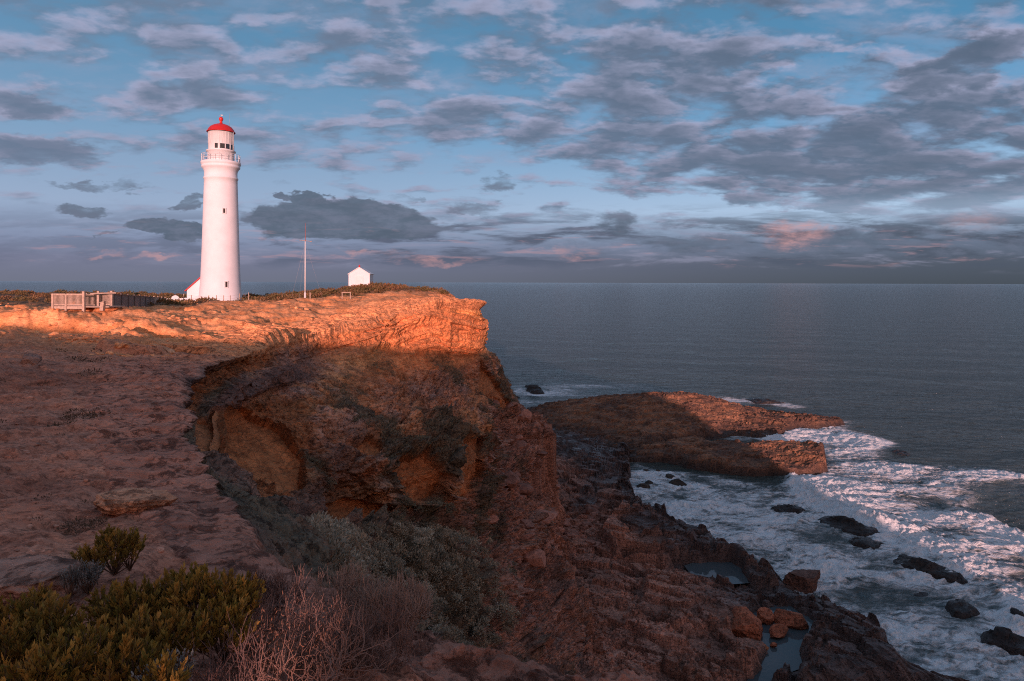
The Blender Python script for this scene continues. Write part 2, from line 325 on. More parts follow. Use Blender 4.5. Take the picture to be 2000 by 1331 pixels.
# ------------------------------------------------------------------ coast stations (rim ... sea bed)
W = lambda x, y, z: np.array([x, y, z], float)
ST = [
 [W(30,-110,1),W(36,-110,-3),W(42,-110,-6),W(46,-110,-9),W(50,-110,-14),W(55,-110,-19),W(59,-110,-24),W(64,-110,-29),W(68,-110,-33),W(73,-110,-37),W(80,-110,-39),W(90,-110,-43)],
 [W(24,-62,1.0),W(32,-62,-1.5),W(40,-62,-4),W(46,-62,-7),W(52,-62,-12),W(56,-62,-17),W(60,-62,-22),W(62,-62,-27),W(65,-62,-32),W(69,-62,-37),W(76,-62,-39),W(88,-62,-43)],
 [W(15,-24,-1.4),W(19,-22,-5),W(23,-20,-9),W(26,-19,-13),W(29,-18,-17),W(32,-17,-21),W(35,-16,-26),W(38,-15,-30),W(42,-13,-34),W(48,-10,-37.5),W(58,-4,-38.3),W(74,2,-43)],
 [W(6,-4,-2.2),W(8,-3,-6),W(10,-2,-10),W(12.5,0,-14),W(15.5,3,-18),W(19,7,-23),W(22,12,-28),W(25,18,-32),W(28,24,-35.5),W(33,32,-37.6),W(42,42,-38.4),W(60,48,-43)],
 [P(1320,1345,4.1),W(1.8,4.6,-5),W(3,5.5,-9),W(5,8,-14),W(8,14,-19),W(11,20,-24),W(14,28,-29),W(17,36,-33),W(18,46,-35.8),P(1380,1400,60),P(1560,1345,64.5),P(1800,1350,69)*[1,1,0]+[0,0,-42.5]],
 [P(1000,1288,4.5),W(.5,5.5,-5),W(1,7,-9),W(2,10,-14),W(4,16,-19),W(6,23,-24),W(7,32,-28.5),W(8,42,-32),W(8,52,-34.5),P(1150,1290,65),P(1450,1240,74),P(1705,1250,76)*[1,1,0]+[0,0,-42]],
 [P(600,1130,6.2),W(-.8,7.5,-6),W(-.2,10,-10.5),W(.5,14,-15),W(1,20,-19.5),W(2,27,-24),W(2.5,36,-27.5),W(3,46,-30.5),P(1060,1290,56),P(1140,1200,70),P(1350,1180,79),P(1610,1165,88)*[1,1,0]+[0,0,-42]],
 [P(480,1030,7.6),P(570,1045,11),P(655,1112,12),W(-2.2,14.5,-10.5),W(-1.5,20,-15.5),W(-.5,27,-20),W(0,35,-24),W(1.2,44,-27.3),P(1030,1250,56),P(1110,1130,74),P(1300,1120,86),P(1500,1115,94)*[1,1,0]+[0,0,-42]],
 [P(400,950,9.6),P(470,985,14),P(560,1045,16),P(640,1100,18),W(-4.2,23,-13),P(800,1250,30),P(880,1260,37),P(980,1262,46),P(1020,1190,59),P(1090,1080,78),P(1220,1060,96),P(1440,1075,101)*[1,1,0]+[0,0,-42]],
 [P(365,850,13),P(400,890,17),P(500,970,22),P(620,1040,27),P(690,1110,31),P(780,1160,35),P(870,1190,40),P(980,1200,50),P(1010,1110,64),P(1070,1030,84),P(1200,1020,104),P(1360,1045,108)*[1,1,0]+[0,0,-42]],
 [P(345,760,19),P(385,850,23),P(470,920,27),P(590,980,32),P(690,1060,36),P(780,1090,39),P(870,1110,43),P(970,1120,52),P(1000,1040,66),P(1085,985,90),P(1190,980,110),P(1270,995,121)*[1,1,0]+[0,0,-42]],
 [P(400,713,30),P(440,755,34),P(425,818,34),P(560,930,36),P(660,1010,40),P(760,1040,43),P(860,1050,47),P(955,1050,57),P(985,980,70),P(1030,950,86),P(1180,940,114),P(1240,965,129)*[1,1,0]+[0,0,-42]],
 [P(485,686,46),P(520,722,46),P(500,795,42),P(590,900,40),P(680,980,43),P(770,1000,45),P(860,1000,49),P(950,990,58),P(975,930,76),P(1072,885,100),P(1170,920,116),P(1235,940,135)*[1,1,0]+[0,0,-42]],
 [P(600,653,59),P(608,690,58.5),P(640,740,53),P(690,820,47),P(740,900,45),P(790,960,46),P(870,960,50),P(955,930,62),P(965,880,82),P(1022,868,94),P(1165,900,116),P(1240,930,140)*[1,1,0]+[0,0,-42]],
 [P(700,631,66.5),P(706,662,66),P(722,702,64),P(765,770,57),P(820,840,52),P(880,900,50),P(935,900,54),P(952,860,66),P(960,840,86),P(1082,850,105),P(1160,890,116),P(1240,920,146)*[1,1,0]+[0,0,-42]],
 [P(775,605,74),P(781,645,73.5),P(790,692,72.5),P(840,750,70),P(890,810,62),P(935,830,60),P(945,820,72),P(955,810,84),P(970,810,92),P(1035,835,101),P(1170,880,112),P(1230,905,150)*[1,1,0]+[0,0,-42]],
 [P(862,588,80.5),P(868,640,80.5),P(868,691,80),P(900,740,80),P(930,770,82),P(940,775,84),P(950,780,88),P(965,785,93),P(985,795,97),P(1060,830,106),P(1175,878,112),P(1235,895,155)*[1,1,0]+[0,0,-42]],
 [P(940,590,88),P(936,640,88.5),P(926,690,89),P(950,705,91),P(962,735,95),P(975,755,97),P(988,775,98.5),P(1000,787,100),P(1020,805,102),P(1060,827,106),P(1115,850,112),P(1220,880,165)*[1,1,0]+[0,0,-42]],
 [W(-7.5,98,-3),W(-5,99.5,-6),W(-4.6,101,-9),W(-3,107,-12),W(-2,109,-15),W(-1,111,-17),W(0,113,-19),W(1,116,-21),W(3,120,-24),W(6,126,-29),W(12,136,-35),W(18,180,-43)],
 [W(-16,118,-3.2),W(-14,121,-7),W(-12,123,-12),W(-11,125,-16),W(-10,127,-19),W(-9,129,-22),W(-8,132,-25),W(-7,135,-28),W(-6,139,-31),W(-4,144,-34),W(0,152,-37),W(5,190,-43)],
 [W(-55,145,-4),W(-54,149,-9),W(-53,152,-14),W(-52,154,-17),W(-51,156,-20),W(-50,158,-23),W(-49,161,-26),W(-48,164,-29),W(-47,168,-32),W(-45,174,-35),W(-40,184,-38),W(-34,205,-43)],
 [W(-160,200,-6),W(-158,206,-10),W(-157,210,-15),W(-156,214,-18),W(-155,218,-21),W(-154,222,-24),W(-153,226,-27),W(-152,230,-30),W(-151,235,-33),W(-149,242,-36),W(-146,252,-38),W(-140,275,-43)],
 [W(-420,300,-8),W(-418,308,-10),W(-417,312,-15),W(-416,316,-18),W(-415,320,-21),W(-414,324,-24),W(-413,328,-27),W(-412,332,-30),W(-410,338,-33),W(-408,345,-36),W(-404,356,-38),W(-398,380,-43)],
]
ST = np.array(ST)                                   # (ns, 12, 3)
ST[4:18, 11, :2] *= 1.035
RIM = ST[:, 0, :]

# plateau height: thin-plate spline through spot heights
SPOT = [*RIM,
 P(100,1050,6.5),P(0,900,10),P(200,800,15),P(0,750,20),P(100,700,30),P(250,720,26),P(0,650,45),P(200,655,42),P(300,700,36),P(350,690,42),P(420,672,48),P(520,655,52),
 P(300,607,66),P(430,600,72),P(540,598,74),P(160,612,53),P(0,615,52),P(100,640,46),P(430,594,95),P(250,596,84),P(520,592,90),P(100,578,110),P(0,573,140),P(300,576,130),P(520,580,118),
 P(722,557,110),P(680,566,106),P(780,562,108),P(610,578,104),P(850,573,99),P(760,582,90),P(650,593,80),P(700,600,76),P(900,580,98),
 P(200,960,9.2),P(300,1000,7.8),W(-1.5,2.5,-2.0),W(-4,3,-1.75),W(0,0,-1.72),W(-3,-2,-1.6),W(-8,4,-2.0),W(-20,10,-2.1),W(-40,20,-2.0),W(-40,-10,0.5),W(-10,-20,0.0),W(6,-20,-0.6),
 W(-100,60,-2.5),W(-250,120,-5),W(-180,20,0),W(-10,-60,6.9),W(8,-60,6.5),W(-40,-60,8.5),W(-90,-60,10),W(-160,-60,9),W(-60,-120,9),W(8,-110,7),W(-250,-100,6),W(-90,150,-3.4),W(-60,125,-2.6),W(-30,120,-2.3)]
SPOT = np.array(SPOT)
def _tps(r2): return np.where(r2 > 1e-9, 0.5*r2*np.log(np.maximum(r2, 1e-9)), 0)
def tps_fit(pts, lam=1.0):
    n = len(pts); xy = pts[:, :2]; d2 = ((xy[:, None]-xy[None])**2).sum(-1)
    A = np.zeros((n+3, n+3)); A[:n, :n] = _tps(d2)+lam*np.eye(n); A[:n, n] = 1; A[:n, n+1:] = xy; A[n, :n] = 1; A[n+1:, :n] = xy.T
    s = np.linalg.solve(A, np.concatenate([pts[:, 2], np.zeros(3)])); return xy, s
def tps_eval(fit, x, y):
    xy, s = fit; n = len(xy); out = s[n]+s[n+1]*x+s[n+2]*y
    for k in range(n): out = out+s[k]*_tps((x-xy[k, 0])**2+(y-xy[k, 1])**2)
    return out
_PF = tps_fit(SPOT, 0.5)
def plateau(x, y, detail=True):
    sh = x.shape; x = x.ravel().astype(float); y = y.ravel().astype(float)
    z = tps_eval(_PF, x, y)
    if detail:
        d = np.hypot(x, y); k = sstep(2, 40, d)
        p = np.stack([x, y, 0*x], 1)
        n = fbm(p*0.13, 4)*(0.10+0.55*k)
        # flat rock sheets that end in little steps
        q = z+n+fbm(p*0.35+9, 4)*(0.10+0.25*k)
        step = 0.11+0.22*k; fr = q/step; fl = np.floor(fr); t = fr-fl
        terr = (fl+sstep(0.62, 0.98, t))*step
        mixk = sstep(-0.25, 0.15, fbm(p*0.07+31, 3))*0.85
        z = q*(1-mixk)+terr*mixk
        pq = p+np.stack([fbm(p*0.9+k_*9, 3) for k_ in range(3)], 1)*0.3; pq[:, 2] = 0.5
        f1, h1, _ = cells(pq*np.array([.55, .8, 1])); f2_, h2, _ = cells(pq*np.array([2.1, 2.6, 1])+7)
        rough_ = sstep(-0.3, 0.2, fbm(p*0.17+61, 3)); band = np.clip(d/9, 0.55, 3.0)
        z = z+(f1*0.026*band+f2_*0.011*band)*(0.25+0.75*rough_)
        z = z+fbm(p*2.7+20, 5, ridge=True)*(0.04+0.09*sstep(-1.6, -0.8, x)*(1-sstep(6, 8, y))*sstep(2, 3, y))*(1-k)
        z = z+fbm(p*1.3+3, 5, ridge=True)*(0.035+0.11*k)+fbm(p*6.0+5, 4)*0.022*(0.4+rough_)
        bx_ = fbm(pq*np.array([.16, .26, 1])+71, 4, ridge=True); z = z+k*0.35*bx_*sstep(34, 42, y)*(1-sstep(84, 92, y))
        nk_ = np.exp(-((x+1.22+0.08*np.sin(y*0.3))/0.36)**4)*(1-sstep(-24, -18, y)); zc = -2.75-(y-4)*0.1086  # slot added through the unseen ridge to let a patch of low sun in
        z = z-np.maximum(z-zc, 0)*nk_
        for (px_, py_, Y_, ra, rb, dp) in ((262,622,58,4.6,2.0,-1.5),(318,607,66,5.0,1.6,-1.3),(345,668,41,1.7,1.5,-0.8),(383,672,40,0.9,0.8,-0.5),(60,640,47,7.0,3.5,-0.9),(130,650,43,5,2.6,-0.7),
                (262,692,35,1.5,1.6,0.55),(225,688,35,1.0,1.1,0.25),(60,630,50.5,3.2,0.9,0.45),(170,640,46,3.6,0.8,0.35),(205,618,57,3.0,1.2,0.5),(360,650,49,5,.9,.35),(470,640,56,4.5,1.0,.4)):
            c_ = P(px_, py_, Y_); e_ = np.sqrt(((x-c_[0])/ra)**2+((y-c_[1])/rb)**2)+fbm(p*0.55+17, 4)*0.45; z = z+dp*(1-sstep(0.75, 1.15, e_))
        lump = sstep(0.18, 0.5, fbm(p*0.5+50, 3)); z = z+lump*fbm(p*2.2+2, 4, ridge=True)*(0.05+0.16*k)
    return z.reshape(sh)

# ------------------------------------------------------------------ the cliff: loft through the stations
def catmull(A, t, sharp=()):
    """A (n, ...), t in 0..n-1"""
    n = len(A); i = np.clip(np.floor(t).astype(int), 0, n-2); f = (t-i).reshape(-1, *([1]*(A.ndim-1)))
    p0 = A[np.maximum(i-1, 0)]; p1 = A[i]; p2 = A[i+1]; p3 = A[np.minimum(i+2, n-1)]
    # finite-difference tangents limited for uneven spacing
    m1 = (p2-p0)*0.5; m2 = (p3-p1)*0.5
    L = np.linalg.norm(p2-p1, axis=-1, keepdims=True)
    def lim(m):
        l = np.linalg.norm(m, axis=-1, keepdims=True); return m*np.minimum(1, 1.1*L/np.maximum(l, 1e-6))
    m1 = lim(m1); m2 = lim(m2)
    for k in sharp:
        a_ = i == k; m1[a_] = (p2-p1)[a_]; a_ = i == k-1; m2[a_] = (p2-p1)[a_]
    f2 = f*f; f3 = f2*f
    return (2*f3-3*f2+1)*p1+(f3-2*f2+f)*m1+(-2*f3+3*f2)*p2+(f3-f2)*m2
def tseq(weights):
    out = [0.0]
    for k, n in enumerate(weights): out += [k+(j+1)/n for j in range(n)]
    return np.array(out)

def inside_poly(x, y, poly):
    ins = np.zeros(x.shape, bool); n = len(poly)
    for i in range(n):
        x1, y1 = poly[i]; x2, y2 = poly[(i+1) % n]
        if y1 == y2: continue
        c = ((y1 > y) != (y2 > y)) & (x < (x2-x1)*(y-y1)/(y2-y1)+x1); ins ^= c
    return ins
def poly_dist(x, y, poly):
    d = np.full(x.shape, 1e9); n = len(poly)
    for i in range(n):
        x1, y1 = poly[i]; x2, y2 = poly[(i+1) % n]; ex, ey = x2-x1, y2-y1; L = ex*ex+ey*ey+1e-12
        t = np.clip(((x-x1)*ex+(y-y1)*ey)/L, 0, 1); d = np.minimum(d, np.hypot(x-x1-t*ex, y-y1-t*ey))
    return d

def SZ(px, py, z):
    Y = -z*F/(py-(549.0+0.003*px)); return ((px-1000.0)/F*Y, Y)
POOLS = {'A': [(1345,1106),(1375,1096),(1430,1092),(1452,1112),(1464,1136),(1420,1139),(1390,1127),(1355,1120)],
         'B': [(1500,1186),(1540,1178),(1580,1200),(1604,1216),(1572,1245),(1562,1270),(1566,1298),(1540,1308),(1500,1345),(1440,1345),(1490,1300),(1500,1262),(1440,1262),(1440,1225)]}
def shelf_mods(x, y, p):
    w1 = fbm(p*0.22+12, 2)*1.3; w2 = fbm(p*0.22+52, 2)*1.3; xw, yw = x+w1, y+w2
    def msk(pp, z, soft):
        q = [SZ(a, b, z) for a, b in pp]; d = poly_dist(xw, yw, q); ins = inside_poly(xw, yw, q); return sstep(-soft, soft, np.where(ins, d, -d))
    dz = np.zeros(len(x))
    dz += msk([(1185,1000),(1230,975),(1300,985),(1350,1035),(1345,1070),(1290,1082),(1215,1070),(1180,1040)], -36, 0.5)*1.9
    dz += msk([(1345,1045),(1400,1050),(1440,1068),(1482,1100),(1440,1100),(1400,1095),(1350,1080)], -37, 0.5)*1.2
    dz += msk([(1260,1108),(1340,1112),(1400,1135),(1480,1150),(1490,1185),(1440,1215),(1330,1230),(1250,1180)], -37, 0.6)*0.9
    dz += msk([(1575,1250),(1620,1215),(1690,1225),(1740,1280),(1780,1340),(1560,1345)], -38, 0.6)*1.0
    dz -= msk([(1200,1076),(1290,1086),(1405,1096),(1345,1108),(1230,1100)], -38, 0.35)*2.6
    pm = np.zeros(len(x))
    for k in POOLS: pm = np.maximum(pm, msk(POOLS[k], -38.3, 0.5))
    return dz, pm
def build_cliff():
    ns = len(ST)
    # segments between stations: number of columns each
    wS = [6, 12, 20, 26, 60, 70, 80, 90, 100, 110, 120, 120, 130, 130, 130, 120, 100, 40, 20, 16, 12, 6]
    ts = tseq(wS)
    G = catmull(ST, ts)                                      # (N,12,3)
    rim = G[:, 0].copy()
    tang = np.gradient(rim, axis=0); tang[:, 2] = 0; tang /= np.linalg.norm(tang, axis=1)[:, None]
    inl = np.stack([-tang[:, 1], tang[:, 0], 0*tang[:, 0]], 1)
    if np.dot(inl[int(len(inl)*0.3)], [-1, 0, 0]) < 0: inl = -inl
    dist = np.clip(np.hypot(rim[:, 0], rim[:, 1])*0.09, 0.5, 3.5)[:, None]
    r1 = rim+inl*dist*0.8; r0 = rim+inl*dist*1.6
    # wiggle of the rim itself
    wig = (fbm(rim*0.35, 4)[:, None]*np.clip(dist, 0.2, 1.3))*0.42+fbm(rim*1.7, 4)[:, None]*0.22
    rim2 = rim-inl*wig; G[:, 0] = rim2; r1 = r1-inl*wig*0.6
    for a in (r0, r1): a[:, 2] = plateau(a[:, 0], a[:, 1])
    r0[:, 2] -= 0.35; 
    G = np.concatenate([r0[:, None], r1[:, None], G], 1)     # 14 rows
    wR = [8, 18, 56, 64, 64, 64, 60, 60, 60, 60, 90, 140, 120]
    tr = tseq(wR)
    Q = catmull(np.swapaxes(G, 0, 1), tr, (2,)); Q = np.swapaxes(Q, 0, 1)   # (N, M, 3)
    N, M = Q.shape[:2]
    # top strip follows the plateau
    top = tr < 1.85
    zz = plateau(Q[:, top, 0], Q[:, top, 1]); sink = 0.35*(1-sstep(0.0, 0.7, tr[top]))[None, :]
    Q[:, top, 2] = zz+0.03-sink
    # blend rim
    ri = np.argmin(abs(tr-2)); 
    for j in range(M):
        if 1.85 <= tr[j] < 2.15:
            k = sstep(1.85, 2.15, np.array(tr[j])); Q[:, j, 2] = (plateau(Q[:, j, 0], Q[:, j, 1])+0.03)*(1-k)+Q[:, j, 2]*k
    # overhanging lip, recess, rib and cave under the rim of the bay and the headland
    pr = np.interp(tr, [2.0, 2.06, 2.22, 2.6, 3.0, 3.25, 3.6, 3.9, 4.3, 4.8, 5.4, 6.0], [0.3, 0.55, 0.1, -1.7, -1.3, 0.8, 1.0, -0.5, -2.6, -2.2, 0, 0])
    wst = sstep(8.0, 10.5, ts)*(1-sstep(11.8, 12.9, ts)*0.75)*(1-sstep(13.2, 14.5, ts))
    wst = wst[:, None]*np.where(tr[None, :] < 3.1, (1-sstep(12.2, 13.0, ts))[:, None], 1.0); vary = 0.8+0.5*fbm(np.stack([ts*1.3, ts*0+3, ts*0], 1), 3)
    ph = np.interp(ts, [15, 17.5], [0, 1]); pt = np.interp(tr, [2.0, 2.05, 2.3, 2.8, 3.4, 4.0], [0.5, 0.6, -0.5, 0.2, 0.35, 0])
    sh_ = pr[None, :]*wst*vary[:, None]+pt[None, :]*(ph*(1-sstep(17.6, 18.5, ts)))[:, None]
    Q = Q-inl[:, None, :]*sh_[:, :, None]
    Nn = grid_normals(Q)
    # make normals point out to sea
    mid = Nn[N//3, M//2]
    if mid[0] < 0: Nn = -Nn
    p = Q.reshape(-1, 3).astype(np.float32); nn = Nn.reshape(-1, 3)
    tt = np.tile(tr, N); uu = np.repeat(ts, M)
    dcam = np.linalg.norm(p, axis=1)
    face = sstep(2.0, 2.6, tt)*(1-sstep(11.2, 12.6, tt)*0.75)
    near = sstep(3, 22, dcam)
    amp = face*(0.10+0.90*sstep(5, 42, dcam))
    # domain warp
    wv = np.stack([fbm(p*0.16+k*31, 3) for k in range(3)], 1)*1.6
    big = fbm((p+wv)*0.075, 4, ridge=True)
    med = fbm((p+wv)*0.28+7, 5, ridge=True)
    fin = fbm(p*1.25+3, 4, ridge=True)
    # strata: ledges and recesses that follow gently dipping beds
    zz = p[:, 2]+fbm(p*np.array([.06, .06, .02])+4, 3)*3.2+0.035*p[:, 0]
    s1 = pn(np.stack([zz*0.55, p[:, 0]*0.02, p[:, 1]*0.02], 1)); s2 = pn(np.stack([zz*1.9, p[:, 0]*0.05+5, p[:, 1]*0.05], 1)); s3 = pn(np.stack([zz*5.2, p[:, 0]*0.1+9, p[:, 1]*0.1], 1))
    steep = 1-sstep(0.35, 0.8, np.abs(nn[:, 2]))
    strat = (s1*1.1+np.sign(s2)*np.sqrt(np.abs(s2))*0.45+s3*0.22)*(0.25+0.75*steep)
    upper = 1-sstep(5.2, 7.0, tt)
    fin2 = fbm(p*3.4+8, 3, ridge=True)
    headland = sstep(12.5, 14.5, uu)*(1-sstep(17.6, 18.5, uu))*(1-sstep(4.3, 5.2, tt))
    bil = np.abs(pn(p*1.5+3))*0.75+np.abs(pn(p*3.6+9))*0.34-0.26
    crusty = sstep(4.0, 5.5, tt)*(1-sstep(10.4, 11.2, tt))
    tip_ = sstep(15.0, 16.2, uu)*(1-sstep(18, 18.6, uu))*sstep(3.6, 4.6, tt)*(1-sstep(9.5, 10.5, tt)); amp = amp*(1-0.6*tip_)
    calm = sstep(8.5, 10, uu)*(1-sstep(13.5, 14.5, uu))*(1-sstep(5.2, 6.4, tt)); amp = amp*(1-0.5*calm)
    disp = amp*(big*(1.8-1.0*calm)+med*(0.8+0.35*crusty)+fin*(0.22+0.26*crusty)+fin2*(0.05+0.12*crusty)+bil*(0.15+0.85*crusty)+strat*(0.60+0.5*upper))
    Yp = np.maximum(p[:, 1], 0.1); ppx = 1000+F*p[:, 0]/Yp+med*6; ppy = 552-F*p[:, 2]/Yp+fin*6
    sandm = np.zeros(len(p)); okY = p[:, 1] > 8
    for q_ in ([(388,800),(450,790),(545,830),(598,895),(600,950),(560,975),(450,915),(385,870)], [(622,988),(680,976),(735,985),(768,1008),(745,1030),(640,1036)], [(760,905),(830,890),(870,930),(850,975),(790,985),(765,950)], [(690,870),(730,850),(760,880),(720,900)],
               [(900,870),(942,850),(940,930),(912,985),(880,992),(870,950)], [(935,705),(968,742),(1005,800),(960,806),(930,770)]):
        sandm = np.maximum(sandm, 1.0*(inside_poly(ppx, ppy, q_) & okY))
    sandm = sandm*sstep(2.6, 3.2, tt); disp = disp*(1-0.65*sandm)-0.45*sandm
    disp -= face*0.25
    pw = p+np.stack([fbm(p*0.6+k*9, 3) for k in range(3)], 1)*0.35
    dip = np.stack([pw[:, 0]*0.38, pw[:, 1]*0.38, (pw[:, 2]+0.06*pw[:, 0])*0.85], 1); b1, e1, q1 = cells(dip)
    b2, e2, q2 = cells(pw*np.array([1.0, 1.0, 1.9])+31); b3, e3, q3 = cells(pw*np.array([2.9, 2.9, 4.2])+11)
    blocks = b1*0.55+b2*0.26+b3*0.09-0.35*(1-sstep(0, 0.10, e1))-0.14*(1-sstep(0, 0.12, e2))
    disp += amp*blocks*(0.55+0.45*sstep(3.6, 5.0, tt))*(1-0.8*sandm)*(1-0.4*headland)
    disp = disp+face*(1-sstep(14, 32, dcam))*(fbm(p*2.3+40, 4, ridge=True)*0.10+fbm(p*6.5+41, 4, ridge=True)*0.045)
    disp = disp*(1-0.5*headland)+headland*face*(strat*0.40+fin*0.06)
    # blocky fallen rock on the slopes and the shelf
    blk = np.abs(pn(p*0.42+60))**0.5*0.9+np.abs(pn(p*0.95+80))**0.5*0.45
    rocky = sstep(7.5, 9.5, tt)*(1-sstep(11.3, 12.2, tt))
    disp += rocky*(blk-0.5)*1.25
    # shelf: gullies and ledges
    shelf = sstep(10.6, 11.6, tt)
    Qd = p+nn*disp[:, None]
    # lower slopes: lateral displacement is up rather than out
    p2 = np.stack([pw[:, 0], pw[:, 1], 0*p[:, 2]], 1); rot = np.array([[.8, .6, 0], [-.6, .8, 0], [0, 0, 1]])
    s1_, g1, u1 = cells((p2@rot)*np.array([.16, .30, 1])); s2_, g2, u2 = cells((p2@rot)*np.array([.55, .95, 1])+5.5); s3_, g3, u3 = cells(p2*2.1+9.5)
    lvl = -37.8+fbm(p*0.05+13, 4)*1.15+s1_*0.62+s2_*0.24+s3_*0.08+fin*0.16+med*0.2-0.6*(1-sstep(0, 0.12, g1))-0.2*(1-sstep(0, 0.12, g2))+0.12*fin2
    edge = sstep(12.93, 12.72, tt+fbm(p*0.09+44, 4)*0.4*sstep(11.6, 12.4, tt))
    tq = (lvl+0.05*p[:, 0]+fbm(p2*0.12+7, 3)*0.8)/0.75; fq = np.floor(tq); lvl = lvl*0.35+0.65*((fq+sstep(0.55, 0.9, tq-fq))*0.75-0.05*p[:, 0]-fbm(p2*0.12+7, 3)*0.8)
    dz_, pm_ = shelf_mods(p[:, 0], p[:, 1], p); lvl = lvl+dz_; lvl = lvl*(1-pm_)+(-39.2+0.25*med)*pm_
    newz = np.where(tt > 11.0, lvl, Qd[:, 2])
    ks = sstep(10.7, 11.4, tt)
    Qd[:, 2] = Qd[:, 2]*(1-ks)+newz*ks
    Qd[:, 2] = np.where(tt > 11.4, -43.0+(Qd[:, 2]+43.0)*edge, Qd[:, 2])
    # ---------------- albedo
    c_pink = np.array([.46, .205, .14]); c_or = np.array([.80, .37, .135]); c_crust = np.array([.34, .20, .155]); c_red = np.array([.20, .085, .052])
    c_sand = np.array([.66, .25, .10]); c_black = np.array([.052, .044, .044]); c_veg = np.array([.13, .105, .07]); c_rb = np.array([.37, .185, .135])
    n1 = fbm(Qd*0.11+70, 5); n2 = fbm(Qd*0.5+90, 5); n3 = fbm(Qd*0.045+20, 4)
    c = np.tile(c_pink, (len(p), 1))
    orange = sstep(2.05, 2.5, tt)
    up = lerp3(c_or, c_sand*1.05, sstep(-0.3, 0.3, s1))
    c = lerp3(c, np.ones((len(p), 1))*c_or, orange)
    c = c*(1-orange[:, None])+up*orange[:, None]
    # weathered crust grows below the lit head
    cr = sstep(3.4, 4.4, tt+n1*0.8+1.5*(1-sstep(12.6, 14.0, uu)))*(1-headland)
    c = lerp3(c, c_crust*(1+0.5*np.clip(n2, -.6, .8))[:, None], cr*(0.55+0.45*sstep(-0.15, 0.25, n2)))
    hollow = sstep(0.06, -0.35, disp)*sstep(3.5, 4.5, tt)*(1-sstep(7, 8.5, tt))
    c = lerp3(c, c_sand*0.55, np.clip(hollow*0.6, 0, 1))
    nearc = sstep(12.6, 11.2, uu)*sstep(2.0, 2.1, tt)
    c = lerp3(c, lerp3(c_crust*0.62, c_veg*0.9, sstep(-0.25, 0.1, n1+0.3*n2)), nearc*0.92)
    wq_ = np.repeat(wst[:, :1].ravel(), M) if wst.ndim == 2 and wst.shape[1] == 1 else wst.reshape(-1)
    prf = np.tile(pr, N)*wq_
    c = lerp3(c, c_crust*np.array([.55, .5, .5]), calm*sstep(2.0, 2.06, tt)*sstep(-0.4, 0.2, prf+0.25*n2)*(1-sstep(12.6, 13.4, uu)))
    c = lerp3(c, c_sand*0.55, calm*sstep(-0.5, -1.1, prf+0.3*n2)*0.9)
    c = lerp3(c, c_sand*0.72, sandm*0.95)
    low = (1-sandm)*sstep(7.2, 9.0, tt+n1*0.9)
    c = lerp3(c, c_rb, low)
    veg = (1-sandm)*sstep(0.10, 0.34, n1+0.45*n2-0.02+0.28*sstep(6.0, 7.0, tt)*(1-sstep(8.6, 9.6, tt)))*sstep(3.8, 5.0, tt)*(1-sstep(9.4, 10.6, tt))*sstep(0.05, 0.45, nn[:, 2]+0.25)
    c = lerp3(c, c_veg*(0.8+0.5*np.clip(n2, 0, 1))[:, None], veg*0.85)
    mid_ = sstep(8.2, 9.6, tt)*(1-sstep(11.2, 12, tt)); n4 = fbm(Qd*0.23+33, 5); n5 = fbm(Qd*0.9+13, 4)
    c = lerp3(c, [.46, .25, .18], mid_*sstep(0.12, 0.42, n5)*0.6)
    c = lerp3(c, [.12, .085, .055], mid_*sstep(0.05, 0.35, n4)*0.75)
    c = lerp3(c, [.17, .15, .14], mid_*sstep(0.2, 0.45, -n4+0.4*n5)*0.5)
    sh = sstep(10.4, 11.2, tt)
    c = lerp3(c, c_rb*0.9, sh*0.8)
    wet = np.maximum(sstep(-37.6, -39.2, Qd[:, 2]+n1*1.5)*sstep(10.2, 11.0, tt), sstep(11.95, 12.4, tt+n1*0.45)*0.95)
    bq = [SZ(a_, b_, -38) for a_, b_ in [(1525,1240),(1560,1180),(1640,1175),(1720,1210),(1850,1360),(1500,1370)]]; wet = np.maximum(wet, inside_poly(Qd[:, 0]+n1*3, Qd[:, 1]+n2*2, bq)*0.9)
    c = lerp3(c, c_black, wet*0.9)
    c *= (1+0.25*n3)[:, None]
    c *= (0.72+0.34*q1+0.30*q2+(q3-.5)*0.2)[:, None]**(face[:, None]*1.0)
    c *= (1+sh*(u1*0.5+u2*0.35-0.42))[:, None]
    # tower side plateau strip orange-ish
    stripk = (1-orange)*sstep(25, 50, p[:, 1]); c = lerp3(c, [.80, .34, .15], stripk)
    fa = grid_faces(N, M)
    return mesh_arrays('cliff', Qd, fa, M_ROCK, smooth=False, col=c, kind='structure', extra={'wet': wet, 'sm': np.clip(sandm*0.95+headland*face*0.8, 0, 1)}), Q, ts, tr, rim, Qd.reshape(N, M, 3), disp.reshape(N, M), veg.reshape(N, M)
cliff, CQ, CTS, CTR, RIMF, CQD, CDISP, CVEG = build_cliff()

